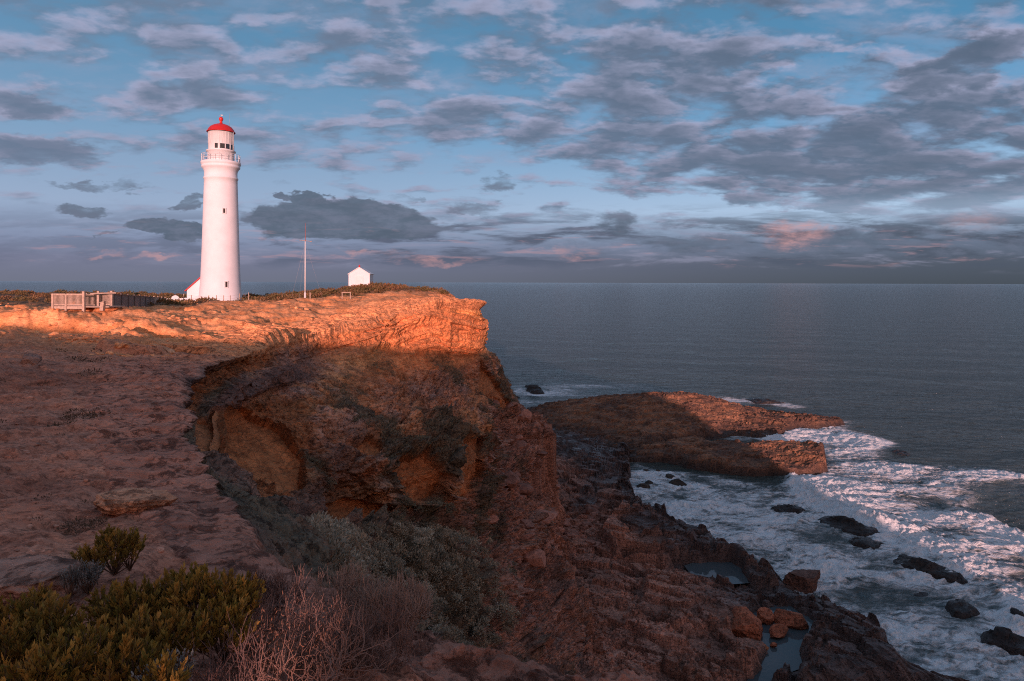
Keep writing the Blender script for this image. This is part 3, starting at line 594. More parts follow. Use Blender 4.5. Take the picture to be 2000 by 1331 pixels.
def scrub_line(px): return np.interp(px, [0, 330, 480, 560, 620, 900], [61, 70, 84, 87, 93, 99])
def build_ground():
    # rings around the eye, cut at the cliff strip
    th = np.concatenate([np.linspace(-180, -172, 50, endpoint=False), np.linspace(-172, -62, 60, endpoint=False), np.linspace(-62, 12, 980, endpoint=False), np.linspace(12, 175, 60, endpoint=False), np.linspace(175, 180, 26)])   # bearing, 0 = +Y, negative = left
    r = np.concatenate([np.geomspace(0.6, 3, 24, endpoint=False), np.geomspace(3, 150, 820, endpoint=False), np.geomspace(150, 520, 40)])
    TH, R = np.meshgrid(np.radians(th), r, indexing='ij')
    X = R*np.sin(TH); Y = R*np.cos(TH)
    j = np.argmin(abs(CTR-0.62)); cut = CQ[:, j, :2]
    poly = [tuple(q) for q in cut]+[(-520, 320), (-520, -520), (30, -520)]
    ins = inside_poly(X, Y, poly)
    Z = plateau(X, Y)
    p = np.stack([X, Y, Z], -1).reshape(-1, 3)
    n1 = fbm(p*0.1+5, 5); n2 = fbm(p*0.6+2, 5); n3 = fbm(p*0.03+8, 3)
    d = np.hypot(p[:, 0], p[:, 1])
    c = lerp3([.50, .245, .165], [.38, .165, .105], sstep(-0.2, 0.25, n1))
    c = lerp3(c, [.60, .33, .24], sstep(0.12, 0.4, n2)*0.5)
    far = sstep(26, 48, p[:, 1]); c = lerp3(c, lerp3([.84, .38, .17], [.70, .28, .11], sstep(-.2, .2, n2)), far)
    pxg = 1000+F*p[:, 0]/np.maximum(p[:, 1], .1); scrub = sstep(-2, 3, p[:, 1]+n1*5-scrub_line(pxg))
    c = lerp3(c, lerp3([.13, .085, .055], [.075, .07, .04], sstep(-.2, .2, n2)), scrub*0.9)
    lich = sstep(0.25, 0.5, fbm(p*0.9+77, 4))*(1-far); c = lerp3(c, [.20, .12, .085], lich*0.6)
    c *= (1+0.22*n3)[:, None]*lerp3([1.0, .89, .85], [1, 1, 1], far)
    fa = grid_faces(*X.shape); keep = ins.ravel()[fa].all(1)
    fa = fa[keep][:, ::-1]
    used = np.unique(fa); remap = -np.ones(len(p), np.int64); remap[used] = np.arange(len(used))
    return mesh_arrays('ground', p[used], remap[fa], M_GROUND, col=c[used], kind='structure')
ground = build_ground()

# ------------------------------------------------------------------ reefs and rocks in the sea
def island(name, poly, tops, spacing, wall=1.2, namp=0.6, seed=0, base=SEA-1.5, colf=None, warp=1.2, mat=None, edge_steep=1.0):
    poly = np.array(poly, float); tops = np.array(tops, float)
    x0, y0 = poly.min(0)-3; x1, y1 = poly.max(0)+3
    xs = np.arange(x0, x1, spacing); ys = np.arange(y0, y1, spacing); X, Y = np.meshgrid(xs, ys, indexing='ij')
    p = np.stack([X.ravel(), Y.ravel(), 0*X.ravel()+seed*3.7], 1)
    Xw = X.ravel()+fbm(p*0.12, 5)*warp*2.2; Yw = Y.ravel()+fbm(p*0.12+40, 5)*warp*2.2
    d = poly_dist(Xw, Yw, [tuple(q) for q in poly]); ins = inside_poly(Xw, Yw, [tuple(q) for q in poly]); d = np.where(ins, d, -d)
    if len(tops) >= 4: h = tps_eval(tps_fit(tops, 0.2), p[:, 0], p[:, 1])
    else: h = np.full(len(p), tops[:, 2].mean())
    rn = fbm(p*0.3+3, 5, ridge=True); fn = fbm(p*1.1+8, 4, ridge=True)
    pv = p+np.stack([fbm(p*0.5+k*9+seed, 3) for k in range(3)], 1)*0.5; pv[:, 2] = seed*1.37
    bl_ = np.abs(pn(p*np.array([.7, 1.0, 1])+seed))-0.15
    ca, ga, ua = cells(pv*np.array([.22, .4, 1])); cb, gb, ub = cells(pv*np.array([.8, 1.2, 1])+3); cc_, gc, uc = cells(pv*np.array([2.4, 2.9, 1])+6)
    h = h+namp*(rn*0.8+fn*0.35+ca*0.75+cb*0.45+cc_*0.2+bl_*0.5-0.5*(1-sstep(0, .1, ga))-0.22*(1-sstep(0, .12, gb)))
    q = (h-SEA)/0.9+fbm(p*0.1+9, 3)*0.8; fl = np.floor(q); hh = SEA+(fl+sstep(0.35, 0.85, q-fl)-0.2)*0.9
    h = h*0.5+hh*0.5
    k = sstep(-wall*0.5, wall, d); z = base+(h-base)*k
    P3 = np.stack([p[:, 0], p[:, 1], z], 1)
    keepv = d > -wall*1.5
    n1 = fbm(P3*0.15+seed, 4); n2 = fbm(P3*0.8+seed, 4)
    c = colf(P3, n1, n2)*(0.6+0.4*ua+0.4*ub)[:, None]
    wet = sstep(SEA+2.6, SEA+0.4, z+n1*1.5)
    c = lerp3(c, [.030, .026, .026], wet*0.85)
    fa = grid_faces(*X.shape); fa = fa[keepv[fa].all(1)]
    used = np.unique(fa); rm = -np.ones(len(p), np.int64); rm[used] = np.arange(len(used))
    o = mesh_arrays(name, P3[used], rm[fa], mat or M_REEF, smooth=False, col=c[used], extra={'wet': wet[used]})
    return o
brown = lambda P3, n1, n2: lerp3([.24, .12, .070], [.125, .070, .050], sstep(-.2, .25, n1+0.5*n2))
darkb = lambda P3, n1, n2: lerp3([.055, .042, .036], [.035, .03, .03], sstep(-.2, .25, n1))
s_ = S
up_poly = [(-6, 205), (2, 172), (16, 158), (26, 152), (34, 158), (44, 172), (58, 178), (66, 175), s_(1545, 845), s_(1560, 838), s_(1600, 838), s_(1655, 832), (97, 197), (86, 205), (66, 214), (56, 224), (36, 228), (12, 222)]
up_top = [(P(1270, 768, 208)), P(1340, 768, 207), P(1160, 782, 207), P(1050, 803, 206), P(1430, 786, 203), P(1490, 806, 198), P(1560, 812, 194), P(1640, 822, 192), P(1300, 850, 168), P(1420, 838, 181), P(1200, 850, 172), P(1220, 890, 156), P(1100, 840, 180), W(30, 226, -38), W(60, 215, -38.5)]
reef = tag(island('rock_reef', up_poly, up_top, 0.32, 1.6, 0.5, 1, colf=brown), 'long low brown rock reef rising to a hump, farther out behind the blunt lower reef', 'reef')
lo_poly = [s_(1238, 902), s_(1290, 903), s_(1350, 915), s_(1470, 932), s_(1590, 934), s_(1614, 926), s_(1616, 900), (67, 158), (52, 161), (44, 168), (30, 160), (22, 156)]
lo_top = [P(1600, 888, 146), P(1560, 874, 152), P(1470, 868, 157), P(1380, 866, 160), P(1300, 876, 155), P(1250, 892, 153), P(1460, 905, 144), P(1580, 905, 143)]
reef2 = tag(island('rock_reef', lo_poly, lo_top, 0.25, 0.9, 0.4, 2, colf=brown, warp=0.8), 'blunt steep-ended brown reef with sunlit end beside the churning foam', 'reef')

# ------------------------------------------------------------------ sea
def wet_gap(x, y):
    pass
def build_sea():
    m = bpy.data.materials.new('sea_water'); m.use_nodes = True; T = NT(m.node_tree); T.n.clear()
    pos = T.node('ShaderNodeNewGeometry').outputs['Position']
    foam = T.node('ShaderNodeAttribute', attribute_name='foam').outputs['Fac']
    aer = T.node('ShaderNodeAttribute', attribute_name='aer').outputs['Fac']
    fw = T.vm('ADD', pos, T.sc(T.noise(pos, 0.12, 3, 0.5, 0, 1), 5.0))
    fn0 = T.noise(T.vm('MULTIPLY', fw, (0.55, 1.2, 1.0)), 0.55, 9, 0.64, 1.1)
    fr = T.m('ABSOLUTE', T.m('SUBTRACT', T.noise(T.vm('MULTIPLY', fw, (0.4, 1.0, 1.0)), 0.5, 7, 0.65, 0.6), 0.5))
    fn = T.m('ADD', T.m('MULTIPLY', fn0, 0.75), T.m('SUBTRACT', 0.22, T.m('MULTIPLY', fr, 1.6)))
    fk = T.ss(T.m('ADD', foam, T.m('MULTIPLY', T.m('SUBTRACT', fn, 0.5), 1.8)), 0.30, 0.86)
    deep = T.mix(T.noise(pos, 0.012, 3, 0.5), (0.060, 0.076, 0.068, 1), (0.078, 0.094, 0.084, 1))
    water = T.mix(aer, deep, (0.17, 0.22, 0.23, 1))
    d = T.node('ShaderNodeCameraData').outputs['View Distance']
    sp = T.vm('MULTIPLY', pos, (0.8, 1.15, 1.0))
    h = T.m('ADD', T.m('MULTIPLY', T.noise(sp, 0.17, 7, 0.66, 0.2), 2.4), T.m('MULTIPLY', T.noise(sp, 1.0, 6, 0.62), 0.42))
    bp = T.node('ShaderNodeBump', {'Height': h, 'Strength': 1.0, 'Distance': 2.2})
    bf = T.node('ShaderNodeBump', {'Height': T.m('ADD', T.m('MULTIPLY', fn, 1.0), T.m('MULTIPLY', fk, 0.4)), 'Strength': 0.9, 'Distance': 0.8})
    wb = T.node('ShaderNodeBsdfPrincipled', {'Base Color': water, 'Roughness': 0.16, 'Normal': bp.outputs[0]}); wb.inputs['IOR'].default_value = 1.33
    wb.inputs['Specular IOR Level'].default_value = 0.42
    fb = T.node('ShaderNodeBsdfPrincipled', {'Base Color': (0.80, 0.80, 0.80, 1), 'Roughness': 0.8, 'Normal': bf.outputs[0]}); fb.inputs['Specular IOR Level'].default_value = 0.1
    mx = T.node('ShaderNodeMixShader', {0: fk, 1: wb.outputs[0], 2: fb.outputs[0]})
    T.l.new(mx.outputs[0], T.node('ShaderNodeOutputMaterial').inputs[0])
    # one sheet, fine near the shore and out to the horizon
    th = np.concatenate([np.linspace(-179.9, -42, 40, endpoint=False), np.linspace(-42, -3, 60, endpoint=False), np.linspace(-3, 42, 900, endpoint=False), np.linspace(42, 179.9, 40)])
    r = np.concatenate([np.geomspace(30, 62, 6, endpoint=False), np.geomspace(62, 300, 560, endpoint=False), np.geomspace(300, 3000, 160, endpoint=False), np.geomspace(3000, 150000, 30)])
    TH, R = np.meshgrid(np.radians(th), r, indexing='ij'); X = (R*np.sin(TH)).ravel(); Y = (R*np.cos(TH)).ravel(); Rr = R.ravel()
    p = np.stack([X, Y, 0*X], 1)
    near = 1-sstep(260, 700, Rr)
    fade = 1-sstep(900, 2500, Rr)
    z = np.zeros(len(X))
    ok = Rr < 2600
    q = p[ok]
    wq = q+np.stack([fbm(q*0.03, 3), fbm(q*0.03+9, 3), 0*q[:, 0]], 1)*6
    sw = np.sin(wq[:, 1]*0.12+wq[:, 0]*0.03+fbm(q*0.02, 2)*3)*0.22+fbm(wq*np.array([.06, .12, 1]), 5)*0.45+fbm(wq*np.array([.3, .55, 1]), 4)*0.13
    z[ok] += sw*fade[ok]
    # foam field
    foam = np.zeros(len(X)); aer = np.zeros(len(X))
    nk = Rr < 420; q = p[nk]; x, y = q[:, 0], q[:, 1]
    wrp = np.stack([fbm(q*0.035+3, 4), fbm(q*0.035+19, 4), 0*x], 1)*9; xw, yw = x+wrp[:, 0], y+wrp[:, 1]
    def band(pts, wd, soft):
        pts = [s_(*a) for a in pts]; dd = np.full(xw.shape, 1e9)
        for a, b in zip(pts[:-1], pts[1:]):
            ex, ey = b[0]-a[0], b[1]-a[1]; t = np.clip(((xw-a[0])*ex+(yw-a[1])*ey)/(ex*ex+ey*ey), 0, 1); dd = np.minimum(dd, np.hypot(xw-a[0]-t*ex, yw-a[1]-t*ey))
        return 1-sstep(wd-soft, wd+soft, dd)
    def area(pts, soft):
        pts = [s_(*a) for a in pts]; dd = poly_dist(xw, yw, pts); ins = inside_poly(xw, yw, pts); return sstep(-soft, soft, np.where(ins, dd, -dd))
    A = area([(1240, 905), (1330, 915), (1470, 935), (1600, 935), (1620, 880), (1540, 862), (1450, 852), (1560, 838), (1640, 835), (1700, 860), (1740, 895), (1860, 915), (2050, 935), (2050, 990), (1930, 980), (1960, 1020), (2060, 1080), (2100, 1400), (1700, 1420), (1500, 1200), (1300, 1050), (1200, 960)], 4)
    f = A*0.77
    holes = area([(1560, 975), (1700, 1000), (1760, 1050), (1700, 1060), (1600, 1010)], 2)*0.0
    fb1 = fbm(np.stack([xw*0.05+yw*0.03, yw*0.12-xw*0.05, 0*x], 1), 5)
    f = f+A*fb1*0.9
    f = f+band([(1600, 940), (1660, 985), (1720, 1030), (1790, 1050)], 5, 4)*0.5+band([(1850, 1015), (1930, 1020), (2000, 1060)], 3, 3)*0.5
    f = f+band([(1440, 855), (1520, 858), (1600, 850)], 5, 3)*0.4+band([(1650, 825), (1700, 870), (1690, 850)], 3, 3)*0.5
    f = f-area([(1880, 960), (2020, 950), (2060, 1060), (1990, 1050), (1900, 1010)], 4)*0.9
    f = f-band([(1560, 1030), (1640, 1060), (1720, 1095)], 2.5, 3)*0.35-band([(1720, 1150), (1820, 1170), (1900, 1200)], 3, 3)*0.35-band([(1380, 935), (1440, 950), (1560, 940)], 3, 3)*0.5
    f2 = area([(960, 752), (1100, 745), (1240, 750), (1330, 768), (1030, 815), (960, 800)], 9)
    f = f+f2*(0.22+fbm(np.stack([xw*0.015, yw*0.08, 0*x], 1), 4)*0.9)
    f = f+band([(1400, 778), (1470, 783), (1530, 790)], 5, 4)*(0.75)+band([(1010, 762), (1060, 768), (1110, 763)], 3, 3)*0.5
    shore = np.zeros(len(x))
    foam[nk] = f; aer[nk] = np.clip(A*0.55+f2*0.45+f*0.2, 0, 1)*(0.7+0.5*np.clip(fb1, -0.5, 1))
    # churned surface
    ch = np.clip(f, 0, 1.2)
    z[nk] += ch*(np.abs(fbm(np.stack([xw*0.14, yw*0.22, 0*x], 1)+5, 5))*0.95+np.clip(fbm(np.stack([xw*0.45, yw*0.7, 0*x], 1)+7, 4, ridge=True), 0, 1)*0.55+np.clip(fbm(np.stack([xw*0.16, yw*0.30, 0*x], 1)+27, 4, ridge=True), 0, 1)*0.6)*A
    br = band([(1560, 930), (1640, 985), (1700, 1028)], 2.2, 3.2)*1.5+band([(1850, 1012), (1930, 1018), (2000, 1050)], 1.6, 2.5)*1.2+band([(1720, 1030), (1790, 1040)], 1.2, 2)*1.6
    z[nk] += br*(0.15+0.9*np.clip(fbm(q*0.35+3, 5, ridge=True), 0, 1))
    foam[nk] += np.clip(br, 0, 1)*0.4
    p[:, 2] = SEA+z
    fa = grid_faces(len(th), len(r))[:, ::-1]
    return mesh_arrays('sea', p, fa, m, kind='structure', extra={'foam': np.clip(foam, 0, 1.3), 'aer': np.clip(aer, 0, 1)})
sea = build_sea()

# ------------------------------------------------------------------ small mesh builders
class MB:
    def __init__(s): s.v = []; s.f = []
    def add(s, vs, fs):
        n = len(s.v); s.v += [tuple(v) for v in vs]; s.f += [tuple(n+i for i in f) for f in fs]
    def box(s, c, size, rz=0.0, M=None):
        hx, hy, hz = size[0]/2, size[1]/2, size[2]/2; R = Matrix.Rotation(rz, 3, 'Z') if M is None else M
        b = min(hx, hy, hz)*0.12; vs = []
        for z, i in ((-hz, b), (-hz+b, 0), (hz-b, 0), (hz, b)):
            for a, d in ((-1, -1), (1, -1), (1, 1), (-1, 1)):
                vs.append(Vector(c)+R@Vector((a*(hx-i), d*(hy-i), z)))
        fs = [(3, 2, 1, 0), (12, 13, 14, 15)]
        for k in range(3):
            for q in range(4): fs.append((k*4+q, k*4+(q+1) % 4, k*4+4+(q+1) % 4, k*4+4+q))
        s.add(vs, fs)
    def beam(s, a, b, w, h=None):
        a, b = Vector(a), Vector(b); d = b-a; L = d.length; q = d.to_track_quat('X', 'Z').to_matrix()
        s.box((a+b)/2, (L, w, h or w), M=q)
    def lathe(s, c, prof, n=48, a0=0.0, a1=None):
        closed = a1 is None; cnt = n if closed else n+1; vs = []
        for r, z in prof:
            for k in range(cnt):
                t = a0+(2*math.pi if closed else (a1-a0))*k/n; vs.append((c[0]+r*math.cos(t), c[1]+r*math.sin(t), c[2]+z))
        fs = []
        for i in range(len(prof)-1):
            for k in range(n):
                k2 = (k+1) % cnt; fs.append((i*cnt+k, i*cnt+k2, (i+1)*cnt+k2, (i+1)*cnt+k))
        s.add(vs, fs)
    def tube(s, pts, rad, n=8):
        pts = [Vector(p) for p in pts]; rad = rad if hasattr(rad, '__len__') else [rad]*len(pts); vs = []
        for i, p in enumerate(pts):
            d = (pts[min(i+1, len(pts)-1)]-pts[max(i-1, 0)]).normalized(); q = d.to_track_quat('Z', 'X').to_matrix()
            for k in range(n):
                t = 2*math.pi*k/n; vs.append(p+q@Vector((math.cos(t)*rad[i], math.sin(t)*rad[i], 0)))
        fs = [(i*n+k, i*n+(k+1) % n, (i+1)*n+(k+1) % n, (i+1)*n+k) for i in range(len(pts)-1) for k in range(n)]
        fs += [tuple(range(n))[::-1], tuple((len(pts)-1)*n+k for k in range(n))]; s.add(vs, fs)
    def build(s, name, mat, parent=None, smooth=False):
        me = bpy.data.meshes.new(name); me.from_pydata(s.v, [], s.f); me.update()
        me.polygons.foreach_set('use_smooth', [smooth]*len(me.polygons)); me.materials.append(mat)
        o = bpy.data.objects.new(name, me); COL.objects.link(o)
        if parent: o.parent = parent
        return o
M_WHITE = simple('white_limewash', (0.80, 0.78, 0.80), 0.75, 0.25, 0.05, 0.6, 0.01)
M_WHITE2 = simple('white_paint', (0.72, 0.70, 0.70), 0.5, 0.4, 0.04, 2.0)
M_RED = simple('red_paint', (0.55, 0.022, 0.02), 0.4, 0.45, 0.1, 1.5)
M_GLASS = simple('dark_glass', (0.03, 0.035, 0.04), 0.12, 0.6, 0.2, 2.0)
M_DARK = simple('dark_opening', (0.05, 0.035, 0.03), 0.8, 0.2, 0.2, 2.0)
M_WOOD = simple('weathered_timber', (0.50, 0.36, 0.28), 0.8, 0.2, 0.2, 6.0, 0.01)
M_GREYW = simple('grey_timber', (0.17, 0.13, 0.12), 0.85, 0.2, 0.25, 4.0, 0.01)
M_METAL = simple('galvanised_metal', (0.5, 0.47, 0.46), 0.45, 0.5, 0.1, 3.0, metal=0.5)
M_MESHP = simple('fence_infill', (0.22, 0.17, 0.155), 0.8, 0.2, 0.2, 5.0)

def build_lighthouse():
    cx, cy, _ = P(431, 593, 97.8); base = P(431, 593, 95)[2]-0.0; k = 95/F
    H = lambda py: (593-py)*97.8/F
    root = empty('lighthouse', (cx, cy, base))
    tag(root, 'tall white round lighthouse tower with red dome, standing on the orange headland', 'lighthouse')
    R = lambda px: px*97.8/F
    b = MB(); b.lathe((0, 0, 0), [(R(40.5), -1.5), (R(40), 0), (R(38.4), H(575)), (R(36.4), H(549)), (R(35.2), H(520)), (R(34.0), H(487)), (R(33.0), H(450)), (R(32.3), H(425)), (R(31.3), H(390)), (R(30.5), H(364)), (R(30.3), H(353)),
      (R(31.6), H(352)), (R(31.6), H(349.5)), (R(30.2), H(348.5)), (R(30.0), H(340)), (R(30.8), H(336)), (R(33.0), H(332)), (R(35.0), H(330)), (R(35.4), H(327.5)), (R(34.6), H(327)), (R(34.9), H(325)), (R(36.3), H(323.5)), (R(36.5), H(319.5)), (R(36.0), H(319)), (0.01, H(319))], 72)
    tw = b.build('tower', M_WHITE, root, True)
    def opening(px, py, w, h, name, mat):
        a = math.radians(-90+23)+math.asin(max(-1, min(1, (px-431)/33.0)))*1.0
        r = R(np.interp(py, [349, 425, 487, 549, 593], [30.2, 32.3, 34, 36.4, 40])); z = H(py)
        rz = a+math.pi/2; c = Vector((math.cos(a)*r, math.sin(a)*r, z)); M = Matrix.Rotation(rz, 3, 'Z')
        f = MB()
        t = 0.12
        for dx in (-1, 1): f.box(c+M@Vector((dx*(w/2+t/2), 0, 0)), (t, 0.16, h+2*t), M=M)
        for dz in (-1, 1): f.box(c+Vector((0, 0, dz*(h/2+t/2))), (w, 0.16, t), M=M)
        fr = f.build('window', M_WHITE2, root); g = MB(); g.box(c, (w, 0.06, h), M=M); g.build('pane', mat, fr); return fr
    opening(437, 416, 0.26, 0.62, 'window', M_DARK); opening(440, 557, 0.30, 0.75, 'window', M_DARK)
    # gallery railing
    g = MB(); rr = R(34.8); z0 = H(319); hh = R(14.5)
    for q in range(20):
        t = 2*math.pi*q/20; g.tube([(rr*math.cos(t), rr*math.sin(t), z0), (rr*math.cos(t), rr*math.sin(t), z0+hh)], 0.045 if q % 2 == 0 else 0.03, 6)
    for zz in (0.45, 0.8, hh-0.02):
        g.tube([(rr*math.cos(2*math.pi*q/40), rr*math.sin(2*math.pi*q/40), z0+zz) for q in range(41)], 0.025, 5)
    g.build('gallery_railing', M_WHITE2, root, True)
    l = MB(); l.lathe((0, 0, 0), [(R(24), H(319.2)), (R(24), H(299.5)), (R(27), H(298.8)), (R(27.2), H(297)), (R(23.2), H(296.4))], 48); l.build('lantern_base', M_WHITE2, root, True)
    l = MB(); l.lathe((0, 0, 0), [(R(23.0), H(296.4)), (R(23.0), H(262)), (R(24.0), H(261.5))], 48); ln = l.build('lantern_wall', M_WHITE2, root, True)
    # glazing strip on the seaward side, panes between white mullions
    a_c = math.radians(-90+23)
    for q in range(7):
        a0 = a_c-0.50+q*0.44; a1 = a0+0.36
        pa = MB(); pa.lathe((0, 0, 0), [(R(23.25), H(295)), (R(23.25), H(285.5))], 6, a0, a1); pn_ = pa.build('lantern_window', M_GLASS, root, True)
        fr = MB(); fr.tube([((R(23.3))*math.cos(a1+0.04), (R(23.3))*math.sin(a1+0.04), H(295.4)), ((R(23.3))*math.cos(a1+0.04), (R(23.3))*math.sin(a1+0.04), H(285))], 0.07, 6); fr.build('mullion', M_WHITE2, pn_, True)
    v = MB()
    for q in range(24):
        t = 2*math.pi*q/24; v.tube([(R(23.1)*math.cos(t), R(23.1)*math.sin(t), H(284)), (R(23.1)*math.cos(t), R(23.1)*math.sin(t), H(262.5))], 0.03, 5)
    v.build('cladding_ribs', M_WHITE2, root, True)
    d = MB(); d.lathe((0, 0, 0), [(R(24.2), H(260.6)), (R(26.2), H(260.8)), (R(26.4), H(259.6)), (R(25.0), H(259)), (R(23.2), H(254.5)), (R(19.5), H(250)), (R(14.0), H(246.6)), (R(8.0), H(244.4)), (R(4.0), H(243.6)), (R(2.6), H(242)), (R(2.4), H(238.5)), (R(3.4), H(237)), (R(4.1), H(234.5)), (R(3.6), H(232)), (R(2), H(230.4)), (0.01, H(230))], 48)
    dm = d.build('dome', M_RED, root, True)
    f = MB(); f.tube([(0, 0, H(230.5)), (0, 0, H(225))], 0.035, 6); f.box((0.12, 0, H(226.8)), (0.26, 0.02, 0.10)); f.tube([(-0.3, 0, H(226.8)), (-0.1, 0, H(226.8))], 0.02, 5); f.build('weather_vane', M_METAL, dm)
    an = MB(); an.tube([(R(27), -0.6, H(298)), (R(27), -0.6, H(262))], 0.045, 6); an.build('aerial', M_WHITE2, root, True)
    an = MB(); an.tube([(R(14), 0.4, H(250)), (R(14), 0.4, H(222))], 0.012, 5); an.build('lightning_rod', M_METAL, root, True)
    # annex with a red edged gable
    ax, ay, az = P(409, 592, 99.5); an_ = empty('annex_building', (ax, ay, az-0.6)); tag(an_, 'small white gabled annex with red roof edge against the left foot of the lighthouse', 'building')
    s_l = 99.5/F; hw = 31*s_l; he = 25*s_l+0.6; rise = 27*s_l
    w = MB(); w.add([(-hw, -2, 0), (hw, -2, 0), (hw, -2, he), (0, -2, he+rise), (-hw, -2, he), (-hw, 4, 0), (hw, 4, 0), (hw, 4, he), (0, 4, he+rise), (-hw, 4, he)],
                    [(0, 1, 2, 3, 4), (9, 8, 7, 6, 5), (0, 4, 9, 5), (1, 6, 7, 2)]); w.build('wall', M_WHITE, an_)
    r_ = MB()
    for sx in (-1, 1): r_.beam((sx*(hw+0.22), 0.9, he-0.12), (sx*0.02, 0.9, he+rise+0.08), 6.3, 0.12)
    r_.build('roof', M_RED, an_)
    # low white wall
    lw = MB(); p0, p1, p2 = P(326, 590, 92), P(352, 590, 92.5), P(392, 592, 93.3)
    for a, b_, t0, t1 in ((p0, p1, 583.5, 583.2), (p1, p2, 583.2, 579.5)):
        za = -(t0-550)/F*92; zb = -(t1-550)/F*93
        lw.add([(a[0], a[1], a[2]-1), (b_[0], b_[1], b_[2]-1), (b_[0], b_[1], zb), (a[0], a[1], za), (a[0], a[1]+.35, a[2]-1), (b_[0], b_[1]+.35, b_[2]-1), (b_[0], b_[1]+.35, zb), (a[0], a[1]+.35, za)],
               [(0, 1, 2, 3), (7, 6, 5, 4), (3, 2, 6, 7), (0, 3, 7, 4), (1, 5, 6, 2)])
    tag(lw.build('low_wall', M_WHITE), 'low white masonry wall running left from the annex building', 'wall')
build_lighthouse()

def build_hut():
    x, y, z = P(704.5, 557, 108); k = 108/F; rt = empty('white_hut', (x, y, z-0.5), 0.02); tag(rt, 'small white gabled hut on the scrubby rise near the headland tip', 'hut')
    hw = 20.3*k; he = 21*k+0.5; rise = 12.5*k
    w = MB(); w.add([(-hw, -1.2, 0), (hw, -1.2, 0), (hw, -1.2, he), (0, -1.2, he+rise), (-hw, -1.2, he), (-hw, 1.8, 0), (hw, 1.8, 0), (hw, 1.8, he), (0, 1.8, he+rise), (-hw, 1.8, he)],
                    [(0, 1, 2, 3, 4), (9, 8, 7, 6, 5), (0, 4, 9, 5), (1, 6, 7, 2)]); w.build('wall', M_WHITE, rt)
    r_ = MB()
    for sx in (-1, 1): r_.beam((sx*(hw+0.12), 0.3, he-0.02), (sx*0.02, 0.3, he+rise+0.06), 3.3, 0.08)
    r_.build('roof', M_WHITE2, rt)
    d = MB(); d.box((0.05, -1.23, 0.5+9.5*k), (17*k, 0.06, 18.5*k)); dr = d.build('door', M_WHITE2, rt)
    h = MB(); h.box((0.45, -1.28, 0.5+9*k), (0.05, 0.05, 0.14)); h.build('handle', M_METAL, dr)
    f = MB(); f.lathe((0, -1.0, he+rise), [(0.10, 0), (0.09, 0.12), (0.16, 0.2), (0.15, 0.3), (0.03, 0.42), (0.01, 0.5)], 12); f.build('finial', M_RED, rt, True)
build_hut()

def build_mast():
    x, y, z = P(596, 584, 85); k = 85/F; rt = empty('signal_mast', (x, y, z)); tag(rt, 'slender signal mast with short crossarm and reddish top between lighthouse and hut', 'mast')
    m = MB(); m.tube([(0, 0, -0.5), (0, 0, 12*k), (0, 0, 12.5*k)], [0.13, 0.12, 0.08], 10); m.build('base', M_WHITE2, rt, True)
    m = MB(); m.tube([(0, 0, 12*k), (0, 0, 112*k)], [0.085, 0.065], 10); m.build('pole', M_WHITE2, rt, True)
    m = MB(); m.tube([(0.01, 0, 105*k), (0.01, 0, 148*k)], [0.05, 0.022], 8); m.build('topmast', simple('mast_red', (0.36, 0.13, 0.11), 0.6), rt, True)
    m = MB(); m.tube([(-12*k, 0, 114.5*k), (0, 0, 113.5*k), (12*k, 0, 112*k)], 0.03, 6); m.box((11.5*k, 0, 112*k), (0.12, 0.08, 0.12)); m.build('crossarm', M_WOOD, rt, True)
    # stays
    m = MB()
    for a in (0.6, 2.7, 4.7): m.tube([(0, 0, 110*k), (2.2*math.cos(a), 2.2*math.sin(a), 0.1)], 0.006, 4)
    m.build('stay', M_METAL, rt)
build_mast()

